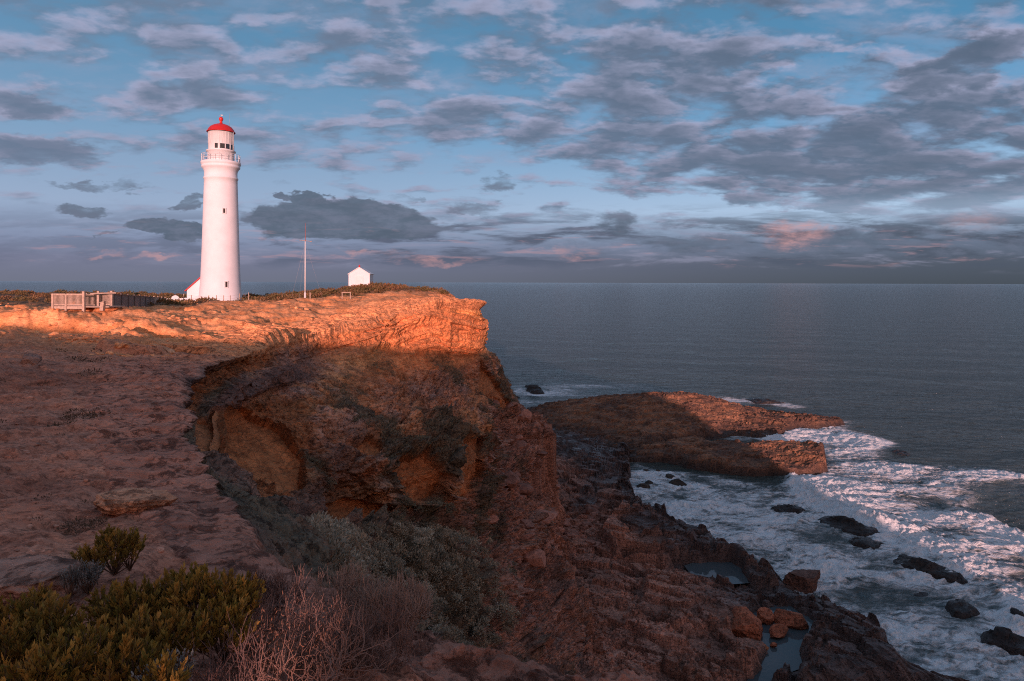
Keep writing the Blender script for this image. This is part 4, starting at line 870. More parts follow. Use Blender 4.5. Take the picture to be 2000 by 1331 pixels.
def gz(x, y): return float(plateau(np.array([x]), np.array([y]))[0])
def build_platform():
    Y0 = 53.5; k = Y0/F; X = lambda px, Y=Y0: (px-1000)/F*Y; Z = lambda py, Y=Y0: -(py-549.6)/F*Y
    rt = empty('viewing_platform', (X(130), Y0, Z(612))); tag(rt, 'raised timber viewing platform with slatted balustrade at left edge of the plateau', 'platform')
    L = lambda x, y, z: (x-X(130), y-Y0, z-Z(612))
    def post(px, top, bot, Y, w=0.15):
        m = MB(); m.box(L(X(px, Y), Y, (Z(top, Y)+Z(bot, Y))/2), (w, w, Z(top, Y)-Z(bot, Y))); m.build('post', M_WOOD, rt)
    for px, t, b_, Y, w in ((104, 574, 613, Y0, .17), (129.5, 575, 611, Y0, .15), (164, 569.5, 611, Y0, .19), (192.5, 569, 610, 55, .17), (218.5, 568.5, 606, 55.5, .19), (144, 604, 610, 55, .16), (157, 604, 610, 55, .16)): post(px, t, b_, Y, w)
    def run(xa, xb, Ya, Yb, top, bot, n, name='slat_panel', mat=M_WOOD):
        m = MB(); a = Vector(L(X(xa, Ya), Ya, 0)); b = Vector(L(X(xb, Yb), Yb, 0))
        for i in range(n):
            t = (i+0.5)/n; q = a.lerp(b, t); Y = Ya+(Yb-Ya)*t; zt, zb = Z(top+1, Y)-Z(612), Z(bot-1, Y)-Z(612)
            m.box((q.x, q.y, (zt+zb)/2), ((b-a).length/n*0.55, 0.03, zt-zb), math.atan2(b.y-a.y, b.x-a.x))
        m.build(name, mat, rt)
        m = MB(); m.beam((a.x, a.y, Z(top, Ya)-Z(612)), (b.x, b.y, Z(top, Yb)-Z(612)), 0.10, 0.12); m.build('top_rail', mat, rt)
        m = MB(); m.beam((a.x, a.y, Z(bot, Ya)-Z(612)), (b.x, b.y, Z(bot, Yb)-Z(612)), 0.08, 0.10); m.build('bottom_rail', mat, rt)
    run(106, 128.5, Y0, Y0, 575.5, 596, 10); run(130.5, 162, Y0, Y0, 575.5, 596, 14)
    run(166, 191, Y0+1.7, Y0+1.7, 574.5, 596, 14); run(194, 217, Y0+1.9, Y0+1.9, 574.5, 595, 13)
    m = MB(); m.beam(L(X(106), Y0+.02, Z(601.5)), L(X(163), Y0+.02, Z(601.5)), 0.06, 0.24); m.build('deck_beam', M_WOOD, rt)
    m = MB(); m.box(L((X(106)+X(218))/2, Y0+1.0, Z(600)), (X(217)-X(107), 1.8, 0.08)); m.build('deck', M_WOOD, rt)
    m = MB(); m.beam(L(X(166, 54), 54, Z(574.5)), L(X(217, 54.5), 55.2, Z(573)), 0.08, 0.1); m.build('top_rail', M_WOOD, rt)
    # small bin-like box beside the platform
    bx, by, bz = P(201, 606, 52.6); s = empty('timber_step', (bx, by, bz)); tag(s, 'slanted pale timber box beside the viewing platform steps', 'box')
    m = MB(); m.box((0, 0, 0.28), (0.26, 0.3, 0.66), M=Matrix.Rotation(0.12, 3, 'Y')); m.box((0.02, 0, 0.62), (0.34, 0.38, 0.05), M=Matrix.Rotation(-0.3, 3, 'Y')); m.build('box', M_WOOD, s)
    # walkway fence, dark infill, running back towards the tower
    A = Vector((*P(222, 603, 56),)); B = Vector((*P(323, 600, 88),)); rt2 = empty('walkway_fence', A); tag(rt2, 'dark infilled fence running back from the viewing platform towards the lighthouse', 'fence')
    n = 10
    for i in range(n+1):
        t = i/n; q = (B-A)*t; g = q.z; m = MB(); m.box((q.x, q.y, g+0.2), (0.12, 0.12, 2.2)); m.build('post', M_WOOD if i > 6 else M_GREYW, rt2)
        if i < n:
            q2 = (B-A)*((i+1)/n); g2 = q2.z
            m = MB(); m.add([(q.x, q.y, g+0.12), (q2.x, q2.y, g2+0.12), (q2.x, q2.y, g2+1.12), (q.x, q.y, g+1.12), (q.x-.05, q.y+.02, g+0.12), (q2.x-.05, q2.y+.02, g2+0.12), (q2.x-.05, q2.y+.02, g2+1.12), (q.x-.05, q.y+.02, g+1.12)],
                  [(0, 1, 2, 3), (7, 6, 5, 4), (3, 2, 6, 7), (0, 4, 5, 1)]); m.build('infill_panel', M_MESHP if i < 7 else M_WOOD, rt2)
            m = MB(); m.beam((q.x, q.y, g+1.16), (q2.x, q2.y, g2+1.16), 0.1, 0.06); m.build('top_rail', M_GREYW, rt2)
    # round sign
    sx, sy, sz = P(343, 600, 84); s = empty('round_sign', (sx, sy, gz(sx, sy))); tag(s, 'white round sign on a post between walkway fence and annex', 'sign')
    m = MB(); m.tube([(0, 0, -.2), (0, 0, 1.3)], 0.04, 8); m.build('post', M_GREYW, s, True)
    zc = -(585.5-550)/F*84-s.location.z; m = MB(); n = 24
    vs = [(0.52*math.cos(2*math.pi*q/n), d, zc+0.52*math.sin(2*math.pi*q/n)) for d in (-.06, -.02) for q in range(n)]
    m.add(vs, [tuple(range(n)), tuple(range(2*n-1, n-1, -1))]+[(q, q+n, (q+1) % n+n, (q+1) % n) for q in range(n)]); m.build('sign_face', M_WHITE2, s)
    # wire fence in front of the tower
    w = empty('wire_fence', P(359, 598, 86)); tag(w, 'thin wire fence with slim posts in front of the lighthouse foot', 'fence'); prev = None
    for px, Y in ((359, 86), (374, 86.5), (393, 87), (408, 87), (423, 87), (437, 87), (450, 87), (468, 86.5), (486, 86)):
        x = (px-1000)/F*Y; g = gz(x, Y); o = w.location; m = MB(); m.box((x-o.x, Y-o.y, g+0.45-o.z), (0.07, 0.07, 1.7)); m.build('post', M_WOOD, w)
        if prev:
            m = MB()
            for h in (0.5, 0.85, 1.2): m.tube([(prev[0]-o.x, prev[1]-o.y, prev[2]+h-o.z), (x-o.x, Y-o.y, g+h-o.z)], 0.008, 4)
            m.build('wire', M_METAL, w)
        prev = (x, Y, g)
    # low rail frame
    x, y, z = P(676.5, 581, 84); z = max(z, gz(x, y)-0.1); f = empty('rail_frame', (x, y, z)); tag(f, 'low pale timber rail frame on the scrub edge left of the hut', 'rail')
    for d in (-.5, .5):
        m = MB(); m.box((d, 0, 0.2), (0.09, 0.09, 0.85)); m.build('post', M_WOOD, f)
    m = MB(); m.box((0, 0, 0.6), (1.14, 0.1, 0.09)); m.build('rail', M_WOOD, f)
    x, y, z = P(606, 583, 84); m = MB(); m.box((0, 0, .3), (0.11, 0.11, 0.8)); m.box((0, 0, .72), (0.14, 0.14, 0.05)); o = m.build('marker_post', M_WOOD); o.location = (x, y, gz(x, y)); tag(o, 'short timber marker post just right of the signal mast foot', 'post')
build_platform()

# ------------------------------------------------------------------ rocks
def ico(sub):
    import bmesh
    bm = bmesh.new(); bmesh.ops.create_icosphere(bm, subdivisions=sub, radius=1.0); bm.verts.ensure_lookup_table()
    v = np.array([q.co[:] for q in bm.verts]); f = np.array([[q.index for q in p.verts] for p in bm.faces]); bm.free(); return v, f
ICO = {k: ico(k) for k in (2, 3, 4, 5, 6)}
def rock(name, loc, size, seed, col, rz=0.0, sub=5, cuts=7, rough=0.16, flat=0.0, mat=None, tilt=0.0):
    v, f = ICO[sub]; v = v.copy(); r = np.random.default_rng(seed)
    for _ in range(cuts):
        n = r.normal(size=3); n /= np.linalg.norm(n); d = r.uniform(0.55, 0.85); t = v@n-d; v -= np.clip(t, 0, None)[:, None]*n*0.92
    nn = v/np.linalg.norm(v, axis=1)[:, None]
    p = v*1.3+seed*1.7
    d = fbm(p, 5, ridge=True)*rough+fbm(p*3.1, 4, ridge=True)*rough*0.35+pn(np.stack([v[:, 2]*6+seed, v[:, 0]*.5, v[:, 1]*.5], 1))*rough*0.5*(1-abs(nn[:, 2]))
    v = v+nn*d[:, None]
    if flat: v[:, 2] = np.where(v[:, 2] > flat, flat+(v[:, 2]-flat)*0.15, v[:, 2])
    v = v*np.array(size)
    ct, st = math.cos(tilt), math.sin(tilt); v = np.stack([v[:, 0]*ct+v[:, 2]*st, v[:, 1], -v[:, 0]*st+v[:, 2]*ct], 1)
    c, s = math.cos(rz), math.sin(rz); v = np.stack([v[:, 0]*c-v[:, 1]*s, v[:, 0]*s+v[:, 1]*c, v[:, 2]], 1)
    n1 = fbm(v*0.8/max(size)+seed, 3); cc = np.array(col)*(1+0.35*n1)[:, None]
    o = mesh_arrays(name, v, f, mat or M_REEF, col=cc, extra={'wet': np.zeros(len(v))}); o.location = loc
    return o
C_RED = (.36, .12, .065); C_DK = (.045, .036, .033); C_PK = (.36, .22, .18)
zp = -38.35
def pl(px, py, z=zp): x, y = SZ(px, py, z); return (x, y, z)
for i, (px, py, sx, sy, sz, rz, lab) in enumerate([(1460, 1237, 2.2, 2.6, 1.9, 0.3, 'largest red boulder, at the left edge of the rock pool'), (1496, 1212, 1.15, 1.0, 1.0, 0.9, 'rounded red boulder behind the largest one in the pool'),
    (1546, 1218, 1.9, 1.25, 1.25, -0.35, 'red boulder standing farthest right in the rock pool'), (1520, 1240, 1.5, 0.9, 0.75, 0.6, 'low red boulder bridging the middle of the pool'),
    (1487, 1268, 1.15, 0.7, 0.45, -0.2, 'flat orange slab of rock at the near side of the pool'), (1512, 1262, 0.42, 0.35, 0.3, 0.0, 'smallest stone lying in the pool, right of the flat orange slab')]):
    x, y, z = pl(px, py); tag(rock('boulder', (x, y, z+sz*0.35), (sx, sy, sz), 40+i, C_RED if i != 4 else (.34, .12, .05), rz, 6, 13, 0.10), lab, 'boulder', 'red boulders in the rock pool')
for i, (px, py, s, lab) in enumerate([(1258, 952, 1.6, 'dark rounded rock touching the shelf edge in the foaming inlet'), (1262, 922, 1.0, 'small dark rock nearest the reef in the foaming inlet'), (1310, 932, 1.3, 'dark rock in the middle of the inlet foam'),
    (1268, 945, 1.1, 'greenish rock awash just right of the shelf edge'), (1328, 947, 1.9, 'flat pale rock awash, farthest right of the inlet rocks'), (1286, 921, 0.8, 'tiny dark rock behind the others in the inlet')]):
    x, y, z = pl(px, py, -40); tag(rock('sea_rock', (x, y, -40.0), (s, s*0.75, s*0.55), 60+i, (.05, .042, .036), i*0.7, 4, 6, 0.15), lab, 'rock', 'small rocks in the foaming inlet')
x, y, z = pl(1570, 1150, -40); tag(rock('sea_rock', (x, y, -38.9), (2.9, 1.9, 2.3), 77, (.13, .07, .055), 0.1, 6, 12, 0.13, 0.45), 'blocky dark red rock standing at the sea edge beside the surf', 'rock')
surf = [([(1588,1012),(1640,1010),(1700,1030),(1735,1052),(1690,1056),(1620,1038)], .9, 'long dark wet rock under the breaking wave, left of the spray'),
 ([(1640,1050),(1690,1052),(1750,1075),(1700,1080),(1660,1068)], .6, 'dark rock ridge just below the breaking wave rock'),
 ([(1730,1096),(1760,1088),(1800,1096),(1880,1125),(1915,1150),(1860,1150),(1790,1130),(1745,1112)], 1.2, 'longest dark rock slab lying across the surf at right'),
 ([(1838,1180),(1880,1175),(1930,1200),(1900,1215),(1855,1205)], .8, 'dark weedy rock lump below the longest surf slab'),
 ([(1905,1240),(1950,1235),(2010,1255),(2020,1290),(1960,1275),(1920,1262)], 1.1, 'dark smooth rock at the right edge, lowest of the surf rocks'),
 ([(1950,1185),(2000,1200),(2020,1225),(1975,1222)], .7, 'dark rock on the right edge above the lowest surf rock'),
 ([(1495,990),(1540,985),(1585,998),(1560,1008),(1510,1004)], .55, 'half drowned dark rock in the foam before the blunt reef'),
 ([(1738,884),(1765,880),(1795,892),(1760,898)], .5, 'small rock at the seaward end of the foam'),
 ([(1775,1145),(1830,1155),(1815,1172),(1780,1160)], .3, 'low awash rock just under the longest surf slab'),
 ([(1022,755),(1045,756),(1068,768),(1040,769)], 1.3, 'small dark rock in far white water left of the reef'),
 ([(985,775),(1000,772),(1020,779),(995,781)], 0.9, 'low dark rock farthest left, beside the headland foot'),
 ([(1450,779),(1500,781),(1540,788),(1480,788)], .5, 'awash rock in the thin surf line behind the reef')]
for i, (pp, h, lab) in enumerate(surf):
    poly = [S(*q) for q in pp]; c = np.mean(poly, 0); yy = c[1]
    h *= 1.25; tops = [(q[0], q[1], SEA+h*0.25) for q in poly]+[(c[0], c[1], SEA+h*1.1)]
    tag(island('sea_rock', poly, tops, 0.14 if yy < 150 else 0.5, 0.8, 0.2, 10+i, colf=darkb, warp=0.9 if yy < 150 else 1.2), lab, 'rock', 'dark rocks in the surf')
# near rocks on the plateau
def onp(px, py, Y, dz=0.0): x, y, z = P(px, py, Y); return (x, y, gz(x, y)+dz)
tag(rock('slab_rock', onp(268, 985, 8.2, 0.12), (0.44, 0.30, 0.17), 91, (.56, .27, .16), 0.05, 6, 9, 0.14, 0.35), 'undercut slab of pink rock lying on the bare plateau near the cliff edge', 'rock')
tag(rock('boulder', onp(50, 1120, 5.0, 0.08), (0.42, 0.34, 0.26), 92, (.42, .23, .17), 0.4, 6, 8, 0.16, 0.5), 'rough grey-pink boulder at the left edge behind the green shrubs', 'boulder')
tag(rock('boulder', onp(320, 1115, 5.0, 0.03), (0.09, 0.09, 0.15), 93, (.37, .24, .20), 0.4, 5, 8, 0.12), 'small pale upright stone behind the middle of the shrubs', 'boulder')
tag(rock('boulder', onp(60, 722, 25, 0.1), (0.42, 0.3, 0.32), 94, (.36, .22, .18), 0.2, 5, 8, 0.12), 'lone rounded stone on the shaded plateau far left', 'boulder')
tag(rock('slab_rock', onp(315, 676, 39, 0.25), (1.7, .42, .30), 95, (.80, .38, .20), -0.75, 6, 9, 0.12, 0.4, tilt=0.08), 'tilted long sunlit slab casting a shadow on the plateau', 'rock')

# rubble: broken stones nobody could count
def scatter_rocks(name, pts, sizes, cols, label, cat):
    v0, f0 = ICO[2]; V, Fs, Cc = [], [], []; base = []
    for k in range(8):
        r = np.random.default_rng(200+k); v = v0.copy()
        for _ in range(7):
            n = r.normal(size=3); n /= np.linalg.norm(n); t = v@n-r.uniform(0.45, 0.8); v -= np.clip(t, 0, None)[:, None]*n
        base.append(v)
    for i, (p, s, c) in enumerate(zip(pts, sizes, cols)):
        a = RNG.uniform(0, 6.28); v = base[i % 8]*np.array([s*RNG.uniform(.7, 1.4), s*RNG.uniform(.7, 1.2), s*RNG.uniform(.4, .8)])
        v = np.stack([v[:, 0]*math.cos(a)-v[:, 1]*math.sin(a), v[:, 0]*math.sin(a)+v[:, 1]*math.cos(a), v[:, 2]], 1)+p
        Fs.append(f0+len(V)*len(v0)); V.append(v); Cc.append(np.tile(c, (len(v0), 1)))
    o = mesh_arrays(name, np.concatenate(V), np.concatenate(Fs), M_GROUND, smooth=False, col=np.concatenate(Cc)); return tag(o, label, cat, kind='stuff')
def plateau_pts(n, px0, px1, Y0, Y1, dens=None):
    px = RNG.uniform(px0, px1, n); Y = np.exp(RNG.uniform(np.log(Y0), np.log(Y1), n)); x = (px-1000)/F*Y
    j = np.argmin(abs(CTR-1.6)); ins = inside_poly(x, Y, [tuple(q) for q in CQ[:, j, :2]]+[(-520, 320), (-520, -520), (30, -520)]); x, Y = x[ins], Y[ins]
    if dens is not None:
        k = RNG.uniform(0, 1, len(x)) < dens(x, Y); x, Y = x[k], Y[k]
    return np.stack([x, Y, plateau(x, Y)], 1)
cl = lambda x, y: sstep(0.05, 0.45, fbm(np.stack([x*0.22, y*0.22, 0*x], 1)+3, 4))
pp = np.concatenate([plateau_pts(5200, -50, 620, 34, 78, cl), plateau_pts(2600, 150, 380, 30, 60, cl)])
scatter_rocks('rubble', pp-[0, 0, .03], RNG.uniform(.06, .26, len(pp))**1.0, [np.array([.80, .36, .17])*RNG.uniform(.75, 1.15) for _ in pp], 'broken orange rubble strewn over the sunlit part of the plateau', 'rubble')
pp = plateau_pts(5200, -100, 1100, 3.2, 30, lambda x, y: 0.12+0.7*cl(x*4, y*4))
scatter_rocks('pebbles', pp-[0, 0, .004], np.array([RNG.uniform(.2, 1)**3*(.022+0.0065*q[1]) for q in pp]), [np.array([.46, .23, .16])*RNG.uniform(.6, 1.2) for _ in pp], 'small loose stones on the shaded plateau near the camera', 'stones')
# fallen blocks on the slope under the headland
mask = (CTS[:, None] > 8.5) & (CTS[:, None] < 17.2) & (CTR[None] > 9.2) & (CTR[None] < 11.9)
idx = np.argwhere(mask); sel = idx[RNG.choice(len(idx), 520, replace=False)]
pos = CQD[sel[:, 0], sel[:, 1]]; sz = RNG.uniform(0.05, 1, len(sel))**6*1.5+0.10
scatter_rocks('fallen_rocks', pos-[0, 0, 0.12], sz, [np.array([.32, .15, .11])*RNG.uniform(.6, 1.3) for _ in sel], 'tumbled red-brown blocks covering the slope below the headland', 'rocks')

# ------------------------------------------------------------------ plants
def leaf_mesh(C, D, L, Wd, col, name, mat, parent=None, fold=0.25):
    """lozenge leaves: centres C, directions D, lengths L, widths Wd"""
    n = len(C); D = D/np.linalg.norm(D, axis=1)[:, None]; r = RNG.normal(size=(n, 3)); sd = np.cross(D, r); sd /= np.linalg.norm(sd, axis=1)[:, None]; up = np.cross(sd, D)
    L = np.asarray(L)[:, None]; Wd = np.asarray(Wd)[:, None]
    a = C; b = C+D*L*0.55+sd*Wd*0.5+up*Wd*fold; c = C+D*L; d = C+D*L*0.55-sd*Wd*0.5+up*Wd*fold
    V = np.stack([a, b, c, d], 1).reshape(-1, 3); i = np.arange(n)*4; Fq = np.stack([np.stack([i, i+1, i+2], 1), np.stack([i, i+2, i+3], 1)], 1).reshape(-1, 3)
    return mesh_arrays(name, V, Fq, mat, parent, smooth=False, col=np.repeat(col, 4, axis=0))
def tube_arrays(segs, n=4):
    """segs: (a, b, ra, rb)"""
    A = np.array([s[0] for s in segs]); B = np.array([s[1] for s in segs]); ra = np.array([s[2] for s in segs]); rb = np.array([s[3] for s in segs])
    D = B-A; D /= np.maximum(np.linalg.norm(D, axis=1), 1e-9)[:, None]; h = np.where(np.abs(D[:, 2:3]) < 0.9, [[0, 0, 1.]], [[1., 0, 0]]); u = np.cross(D, h); u /= np.linalg.norm(u, axis=1)[:, None]; w = np.cross(D, u)
    V = []
    for P0, r in ((A, ra), (B, rb)):
        for k in range(n):
            t = 2*math.pi*k/n; V.append(P0+(u*math.cos(t)+w*math.sin(t))*r[:, None])
    V = np.stack(V, 1); N = len(A); i = (np.arange(N)*2*n)[:, None]
    Fq = np.concatenate([np.stack([i[:, 0]+k, i[:, 0]+(k+1) % n, i[:, 0]+n+(k+1) % n, i[:, 0]+n+k], 1) for k in range(n)])
    return V.reshape(-1, 3), Fq
def grow(base, d, length, rad, depth, segs, tips, spread=0.5, wob=0.25, up=0.15, kids=(2, 4), shrink=0.72):
    p = np.array(base, float); d = np.array(d, float); d /= np.linalg.norm(d); n = 4
    for i in range(n):
        d = d+RNG.normal(size=3)*wob*0.5+np.array([0, 0, up*0.4]); d /= np.linalg.norm(d); q = p+d*length/n
        r0 = rad*(1-0.35*i/n); r1 = rad*(1-0.35*(i+1)/n); segs.append((p, q, r0, r1)); p = q
        if depth > 0 and i >= 1 and RNG.uniform() < 0.55:
            dd = d+RNG.normal(size=3)*spread; grow(p, dd, length*shrink*RNG.uniform(.6, 1), r1*0.6, depth-1, segs, tips, spread, wob, up, kids, shrink)
    if depth > 0:
        for _ in range(RNG.integers(*kids)):
            dd = d+RNG.normal(size=3)*spread; grow(p, dd, length*shrink*RNG.uniform(.7, 1.1), rad*0.58, depth-1, segs, tips, spread, wob, up, kids, shrink)
    else: tips.append((p, d))
def green_shrub(name, clumps, label, group, tint=1.0, nspr=150, lcol=((.20, .145, .028), (.42, .22, .05)), leaf=(.040, .013)):
    x0, y0 = clumps[0][0], clumps[0][1]; root = empty(name, (x0, y0, gz(x0, y0))); o = np.array(root.location); tag(root, label, 'shrub', group)
    C, D, L, Wd, Co, segs = [], [], [], [], [], []
    for (cx, cy, cz, r) in clumps:
        g = np.array([cx, cy, gz(cx, cy)-0.02]); c = np.array([cx, cy, cz]); ns = int(nspr*(r/.3)**2)
        for s in range(ns):
            v = RNG.normal(size=3); v[2] = abs(v[2])*1.0-0.25; v /= np.linalg.norm(v); t = c+v*r*RNG.uniform(.62, 1.12)*np.array([1, 1, .85])
            t[2] = max(t[2], g[2]+0.03)
            dr = v*0.5+np.array([0, 0, 0.9])+RNG.normal(size=3)*0.22; dr /= np.linalg.norm(dr); ln = RNG.uniform(.07, .13)
            if RNG.uniform() < 0.4: segs.append((g+(c-g)*0.3-o, t-dr*ln-o, .006, .003))
            segs.append((t-dr*ln-o, t-o, .003, .0015))
            nl = RNG.integers(16, 26); f = RNG.uniform(0, 1, nl); ang = RNG.uniform(0, 6.28, nl); u = np.cross(dr, [0.3, 1, .2]); u /= np.linalg.norm(u); w = np.cross(dr, u)
            rad = np.cos(ang)[:, None]*u+np.sin(ang)[:, None]*w; sp = (0.9-0.6*f)[:, None]
            C.append(t-dr*ln*(1-f)[:, None]-o); D.append(dr+rad*sp); L.append(RNG.uniform(.7, 1.2, nl)*leaf[0]); Wd.append(RNG.uniform(.7, 1.2, nl)*leaf[1])
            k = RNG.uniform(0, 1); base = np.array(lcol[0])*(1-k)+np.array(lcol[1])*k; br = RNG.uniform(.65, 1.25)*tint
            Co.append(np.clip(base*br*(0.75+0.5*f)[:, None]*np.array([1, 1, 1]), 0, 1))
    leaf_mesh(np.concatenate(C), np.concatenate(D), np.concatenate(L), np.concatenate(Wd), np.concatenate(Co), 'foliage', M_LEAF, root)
    V, Fq = tube_arrays(segs, 3); mesh_arrays('stems', V, Fq, M_DRY, root, col=np.tile([.15, .085, .06], (len(V), 1)))
    return root
def cl_(px, py, Y, r): x, y, z = P(px, py, Y); return (x, y, z, r)
green_shrub('green_shrub', [cl_(225, 1075, 5.6, .20), cl_(255, 1060, 5.7, .13), cl_(180, 1090, 5.5, .13), cl_(205, 1055, 5.7, .11)], 'small lone green shrub on the bare ground behind the others', 'green shrubs in the foreground', 1.0, 170)
green_shrub('green_shrub', [cl_(400, 1180, 4.0, .22), cl_(460, 1165, 4.1, .16), cl_(370, 1150, 4.2, .15), cl_(440, 1220, 3.8, .17), cl_(480, 1150, 4.2, .08)], 'upright green shrub with its tips catching warm light, next to the dead twigs', 'green shrubs in the foreground', 1.15, 230)
green_shrub('green_shrub', [cl_(250, 1200, 3.9, .20), cl_(310, 1180, 4.0, .18), cl_(210, 1185, 4.1, .13), cl_(290, 1260, 3.5, .19), cl_(345, 1240, 3.6, .15)], 'middle green shrub of the foreground clump', 'green shrubs in the foreground', 0.95, 220)
green_shrub('green_shrub', [cl_(50, 1215, 3.8, .19), cl_(100, 1235, 3.6, .17), cl_(20, 1280, 3.4, .18), cl_(75, 1190, 4.0, .12)], 'leftmost green shrub, cut by the photo edge', 'green shrubs in the foreground', 0.9, 230)
green_shrub('green_shrub', [cl_(170, 1290, 3.3, .19), cl_(250, 1310, 3.2, .17), cl_(110, 1320, 3.1, .16), cl_(30, 1345, 3.0, .17), cl_(310, 1335, 3.0, .12)], 'lowest green shrub at the bottom edge of the clump', 'green shrubs in the foreground', 1.0, 240)
silv = ((.27, .27, .25), (.34, .33, .31))
green_shrub('silver_shrub', [cl_(350, 1300, 3.2, .08), cl_(300, 1322, 3.1, .08)], 'small silvery grey shrub at the bottom edge right of the green shrubs', 'silvery shrubs', 1.0, 500, silv, (.018, .007))
green_shrub('silver_shrub', [cl_(175, 1115, 4.9, .10), cl_(140, 1120, 4.8, .07)], 'low silvery grey shrub in front of the lone green shrub', 'silvery shrubs', .8, 400, silv, (.02, .008))
def dead_shrub(base, lean, n, label, length=.34, col=(.42, .27, .21), depth=4, rad=.011, up=.25, spread=.42, wob=.3):
    x, y = base; g = gz(x, y)-0.02; segs, tips = [], []
    for k in range(n):
        a = 6.28*k/n+RNG.uniform(-.4, .4); d = np.array([math.cos(a)*.7+lean[0], math.sin(a)*.6+lean[1], 0.75+lean[2]])
        grow((math.cos(a)*.04, math.sin(a)*.04, 0), d, length*RNG.uniform(.8, 1.2), rad*RNG.uniform(.6, 1.1), depth, segs, tips, spread, wob, up, (2, 3), .74)
    V, Fq = tube_arrays(segs, 4); root = empty('dead_shrub', (x, y, g)); tag(root, label, 'shrub', 'dead twiggy shrubs in the foreground')
    thick = np.repeat([s[2] for s in segs], 8); cc = lerp3(np.array(col)*1.25, np.array(col)*0.85, sstep(.002, .009, thick)); mesh_arrays('branches', V, Fq, M_DRY, root, col=cc)
    # fine upright twigs
    sg = []
    for (p, d) in tips:
        for _ in range(1):
            dd = d*0.6+np.array([0, 0, .6])+RNG.normal(size=3)*.3; dd /= np.linalg.norm(dd); l = RNG.uniform(.04, .12); m = p+dd*l*.5+RNG.normal(size=3)*.004; sg.append((p, m, .0022, .0018)); sg.append((m, m+(dd+RNG.normal(size=3)*.15)*l*.5, .0018, .0008))
    V, Fq = tube_arrays(sg, 3); mesh_arrays('twigs', V, Fq, M_DRY, root, col=np.tile(np.array(col)*1.15, (len(V), 1)))
    return root
def xy(px, Y): return ((px-1000)/F*Y, Y)
dead_shrub(xy(690, 5.0), (.1, .05, .1), 7, 'large grey dead shrub with dense upright twigs in front of the slope', .165)
dead_shrub(xy(790, 4.9), (.12, 0, .2), 8, 'upright grey dead shrub, rightmost, above the pale ledge', .145)
dead_shrub(xy(560, 4.1), (0, 0, .1), 7, 'tangled dead shrub with thick bent branches beside the green shrubs', .18, (.27, .16, .13), 4, .013, .1, .55, .4)
dead_shrub(xy(440, 3.4), (.05, 0, .1), 6, 'thick-branched dead shrub low at the bottom of the photo', .17, (.22, .13, .11), 3, .013, .15, .5, .4)
dead_shrub(xy(620, 3.6), (.1, .1, .0), 7, 'pale curved dead branches at the bottom edge below the tangled shrub', .19, (.30, .17, .13), 3, .012, .05, .6, .45)
dead_shrub(xy(520, 4.9), (0, 0, .1), 7, 'fine brown dead shrub behind the sunlit green tips', .14, (.20, .11, .09), 4, .007)
dead_shrub(xy(725, 4.2), (0, .1, .1), 7, 'small dead shrub rooted between the two upright ones', .15, (.24, .15, .125), 4, .008)
# dry reddish foliage on the lit shrub
C = []; 
for _ in range(2600):
    px, py, Y = RNG.choice([520, 560, 600, 640, 500]), 0, 4.0
    x0, y0 = xy(RNG.normal(px, 22), RNG.uniform(3.6, 4.3)); C.append((x0, y0, gz(x0, y0)+abs(RNG.normal(0, .16))))
C = np.array(C); r0 = empty('dry_shrub', (float(C[:, 0].mean()), float(C[:, 1].mean()), gz(float(C[:, 0].mean()), float(C[:, 1].mean())))); tag(r0, 'rust coloured dry leafy shrub glowing in the low sun patch', 'shrub')
D = RNG.normal(size=C.shape)*.6+[0, 0, .8]; leaf_mesh(C-np.array(r0.location), D, RNG.uniform(.015, .035, len(C)), RNG.uniform(.003, .008, len(C)), np.clip(np.array([.34, .16, .10])*RNG.uniform(.6, 1.3, (len(C), 1)), 0, 1), 'foliage', M_DRY, r0)

# leafy tufts as one mass
def scrub_mass(name, pts, rad, cols, nleaf, lsize, label, cat, flat=0.75, mat=None):
    n = len(pts); rad = np.asarray(rad); cols = np.asarray(cols)
    v = RNG.normal(size=(n, nleaf, 3)); v[..., 2] = np.abs(v[..., 2]); v /= np.linalg.norm(v, axis=2, keepdims=True)
    rr = RNG.uniform(.6, 1.08, (n, nleaf, 1)); C = pts[:, None]+v*rr*rad[:, None, None]*np.array([1, 1, flat]); D = v+RNG.normal(size=v.shape)*.5+[0, 0, .4]
    L = (lsize*RNG.uniform(.7, 1.3, (n, nleaf))*(rad/rad.mean())[:, None]); c = cols[:, None]*RNG.uniform(.6, 1.35, (n, nleaf, 1))
    o = leaf_mesh(C.reshape(-1, 3), D.reshape(-1, 3), L.ravel(), L.ravel()*.5, np.clip(c.reshape(-1, 3), 0, 1), name, mat or M_LEAF); return tag(o, label, cat, kind='stuff')
far_d = lambda x, y: sstep(70, 90, y+fbm(np.stack([x*.06, y*.06, 0*x], 1), 3)*14)*(0.35+0.65*sstep(-.2, .2, fbm(np.stack([x*.09, y*.09, 0*x], 1)+9, 3)))
pp = np.concatenate([plateau_pts(2200, -40, 640, 62, 175, far_d), plateau_pts(1000, 560, 900, 88, 124, lambda x, y: 1.0+0*x), plateau_pts(250, 470, 640, 84, 110, lambda x, y: 1+0*x)])
pxs_ = 1000+F*pp[:, 0]/pp[:, 1]; pp = pp[pp[:, 1] > scrub_line(pxs_)+RNG.uniform(-2, 6, len(pp))]
brk = RNG.uniform(0, 1, (len(pp), 1)); cols = np.array([.30, .145, .07])*brk+np.array([.15, .12, .045])*(1-brk)
scrub_mass('coastal_scrub', pp-[0, 0, .12], RNG.uniform(.35, .85, len(pp)), cols, 70, .22, 'low brown and olive scrub covering the headland top behind the lighthouse', 'scrub', .62)
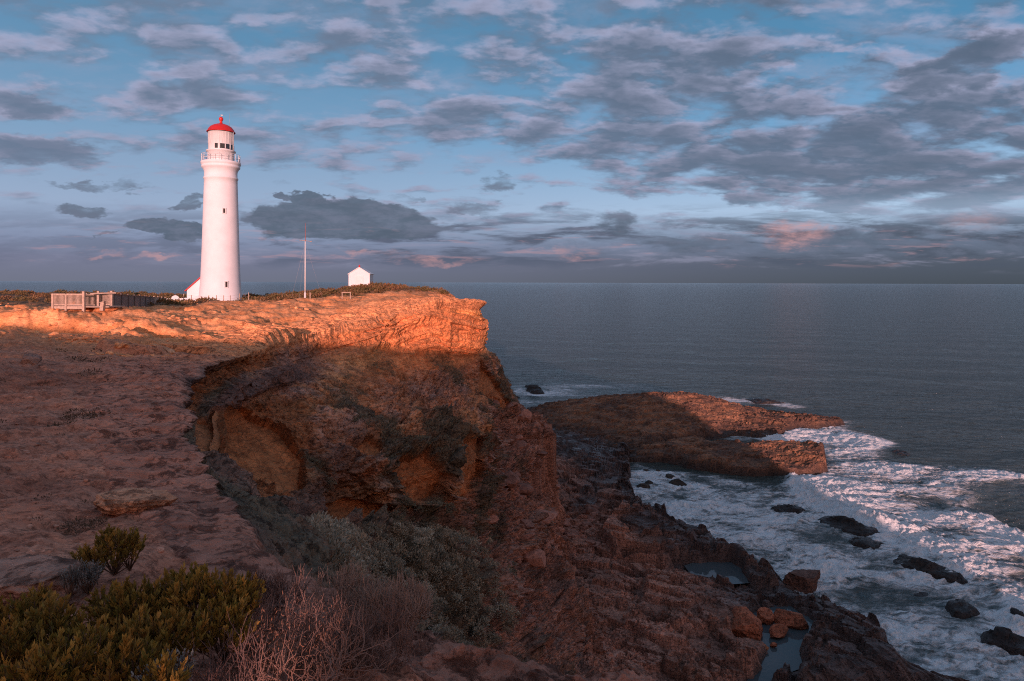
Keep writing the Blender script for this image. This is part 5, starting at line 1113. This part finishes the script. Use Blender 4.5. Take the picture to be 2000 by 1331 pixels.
# the slopes in the bay
mp = CQD.reshape(-1, 3); pxs = 1000+F*mp[:, 0]/np.maximum(mp[:, 1], .1); pys = 552-F*mp[:, 2]/np.maximum(mp[:, 1], .1)
inq = inside_poly(pxs, pys, [(690, 1190), (600, 1085), (590, 1030), (740, 1035), (850, 1030), (960, 1060), (1000, 1130), (1010, 1215), (960, 1275), (850, 1280), (760, 1220), (690, 1130)])&(mp[:, 1] > 15)
trf = np.tile(CTR, len(CTS)); uuf = np.repeat(CTS, len(CTR))
def pick(mask, n):
    ii = np.nonzero(mask)[0]; return mp[RNG.choice(ii, min(n, len(ii)), replace=False)]
pp = pick(inq, 1700); k = RNG.uniform(0, 1, (len(pp), 1)); cols = (np.array([.52, .45, .34])*k+np.array([.44, .30, .19])*(1-k))*RNG.uniform(.55, 1.25, (len(pp), 1))
scrub_mass('cushion_plants', pp, RNG.uniform(.24, .46, len(pp)), cols, 110, .11, 'grey-green cushion plants packed on the steep slope below the cliff', 'plants', 1.0)
vv = CVEG.ravel() > 0.45
vv = CVEG.ravel() > 0.08
pp = pick(vv & (mp[:, 1] > 14) & (trf > 4.2) & (trf < 10), 2600); k = RNG.uniform(0, 1, (len(pp), 1)); cols = np.array([.27, .23, .15])*k+np.array([.24, .16, .10])*(1-k)
scrub_mass('cliff_plants', pp-[0, 0, .05], RNG.uniform(.12, .36, len(pp)), cols, 46, .09, 'dark olive tufts growing over the cliff and its ledges', 'plants', .8)
# small dark tufts on the shaded plateau
pp = plateau_pts(2600, -60, 440, 7, 34, lambda x, y: sstep(.2, .5, fbm(np.stack([x*.5, y*.5, 0*x], 1)+23, 3))); k = RNG.uniform(0, 1, (len(pp), 1)); cols = np.array([.10, .075, .045])*k+np.array([.16, .09, .06])*(1-k)
scrub_mass('ground_tufts', pp, 0.02+0.009*pp[:, 1]*RNG.uniform(.4, 1.2, len(pp)), cols, 40, .035, 'sparse dark tufts on the bare shaded plateau', 'tufts', .6)

# ------------------------------------------------------------------ rock pools
def pool(pp, z, label):
    q = [SZ(a, b, z) for a, b in pp]; c = np.mean(q, 0); q = [c+(np.array(a)-c)*1.12 for a in q]; m = MB(); m.add([(a[0], a[1], z) for a in q], [tuple(range(len(q)))[::-1]])
    o = m.build('rock_pool', M_POOL); o['kind'] = 'structure'; return o
M_POOL = bpy.data.materials.new('still_water'); M_POOL.use_nodes = True
T_ = NT(M_POOL.node_tree); b_ = T_.n['Principled BSDF']; b_.inputs['Base Color'].default_value = (.075, .09, .095, 1); b_.inputs['Roughness'].default_value = .06; b_.inputs['IOR'].default_value = 1.33
T_.put(b_.inputs['Normal'], T_.node('ShaderNodeBump', {'Height': T_.noise(T_.node('ShaderNodeTexCoord').outputs['Object'], 1.5, 3), 'Strength': 0.15, 'Distance': .05}).outputs[0])
pool(POOLS['A'], -38.45, ''); pool(POOLS['B'], -38.45, '')
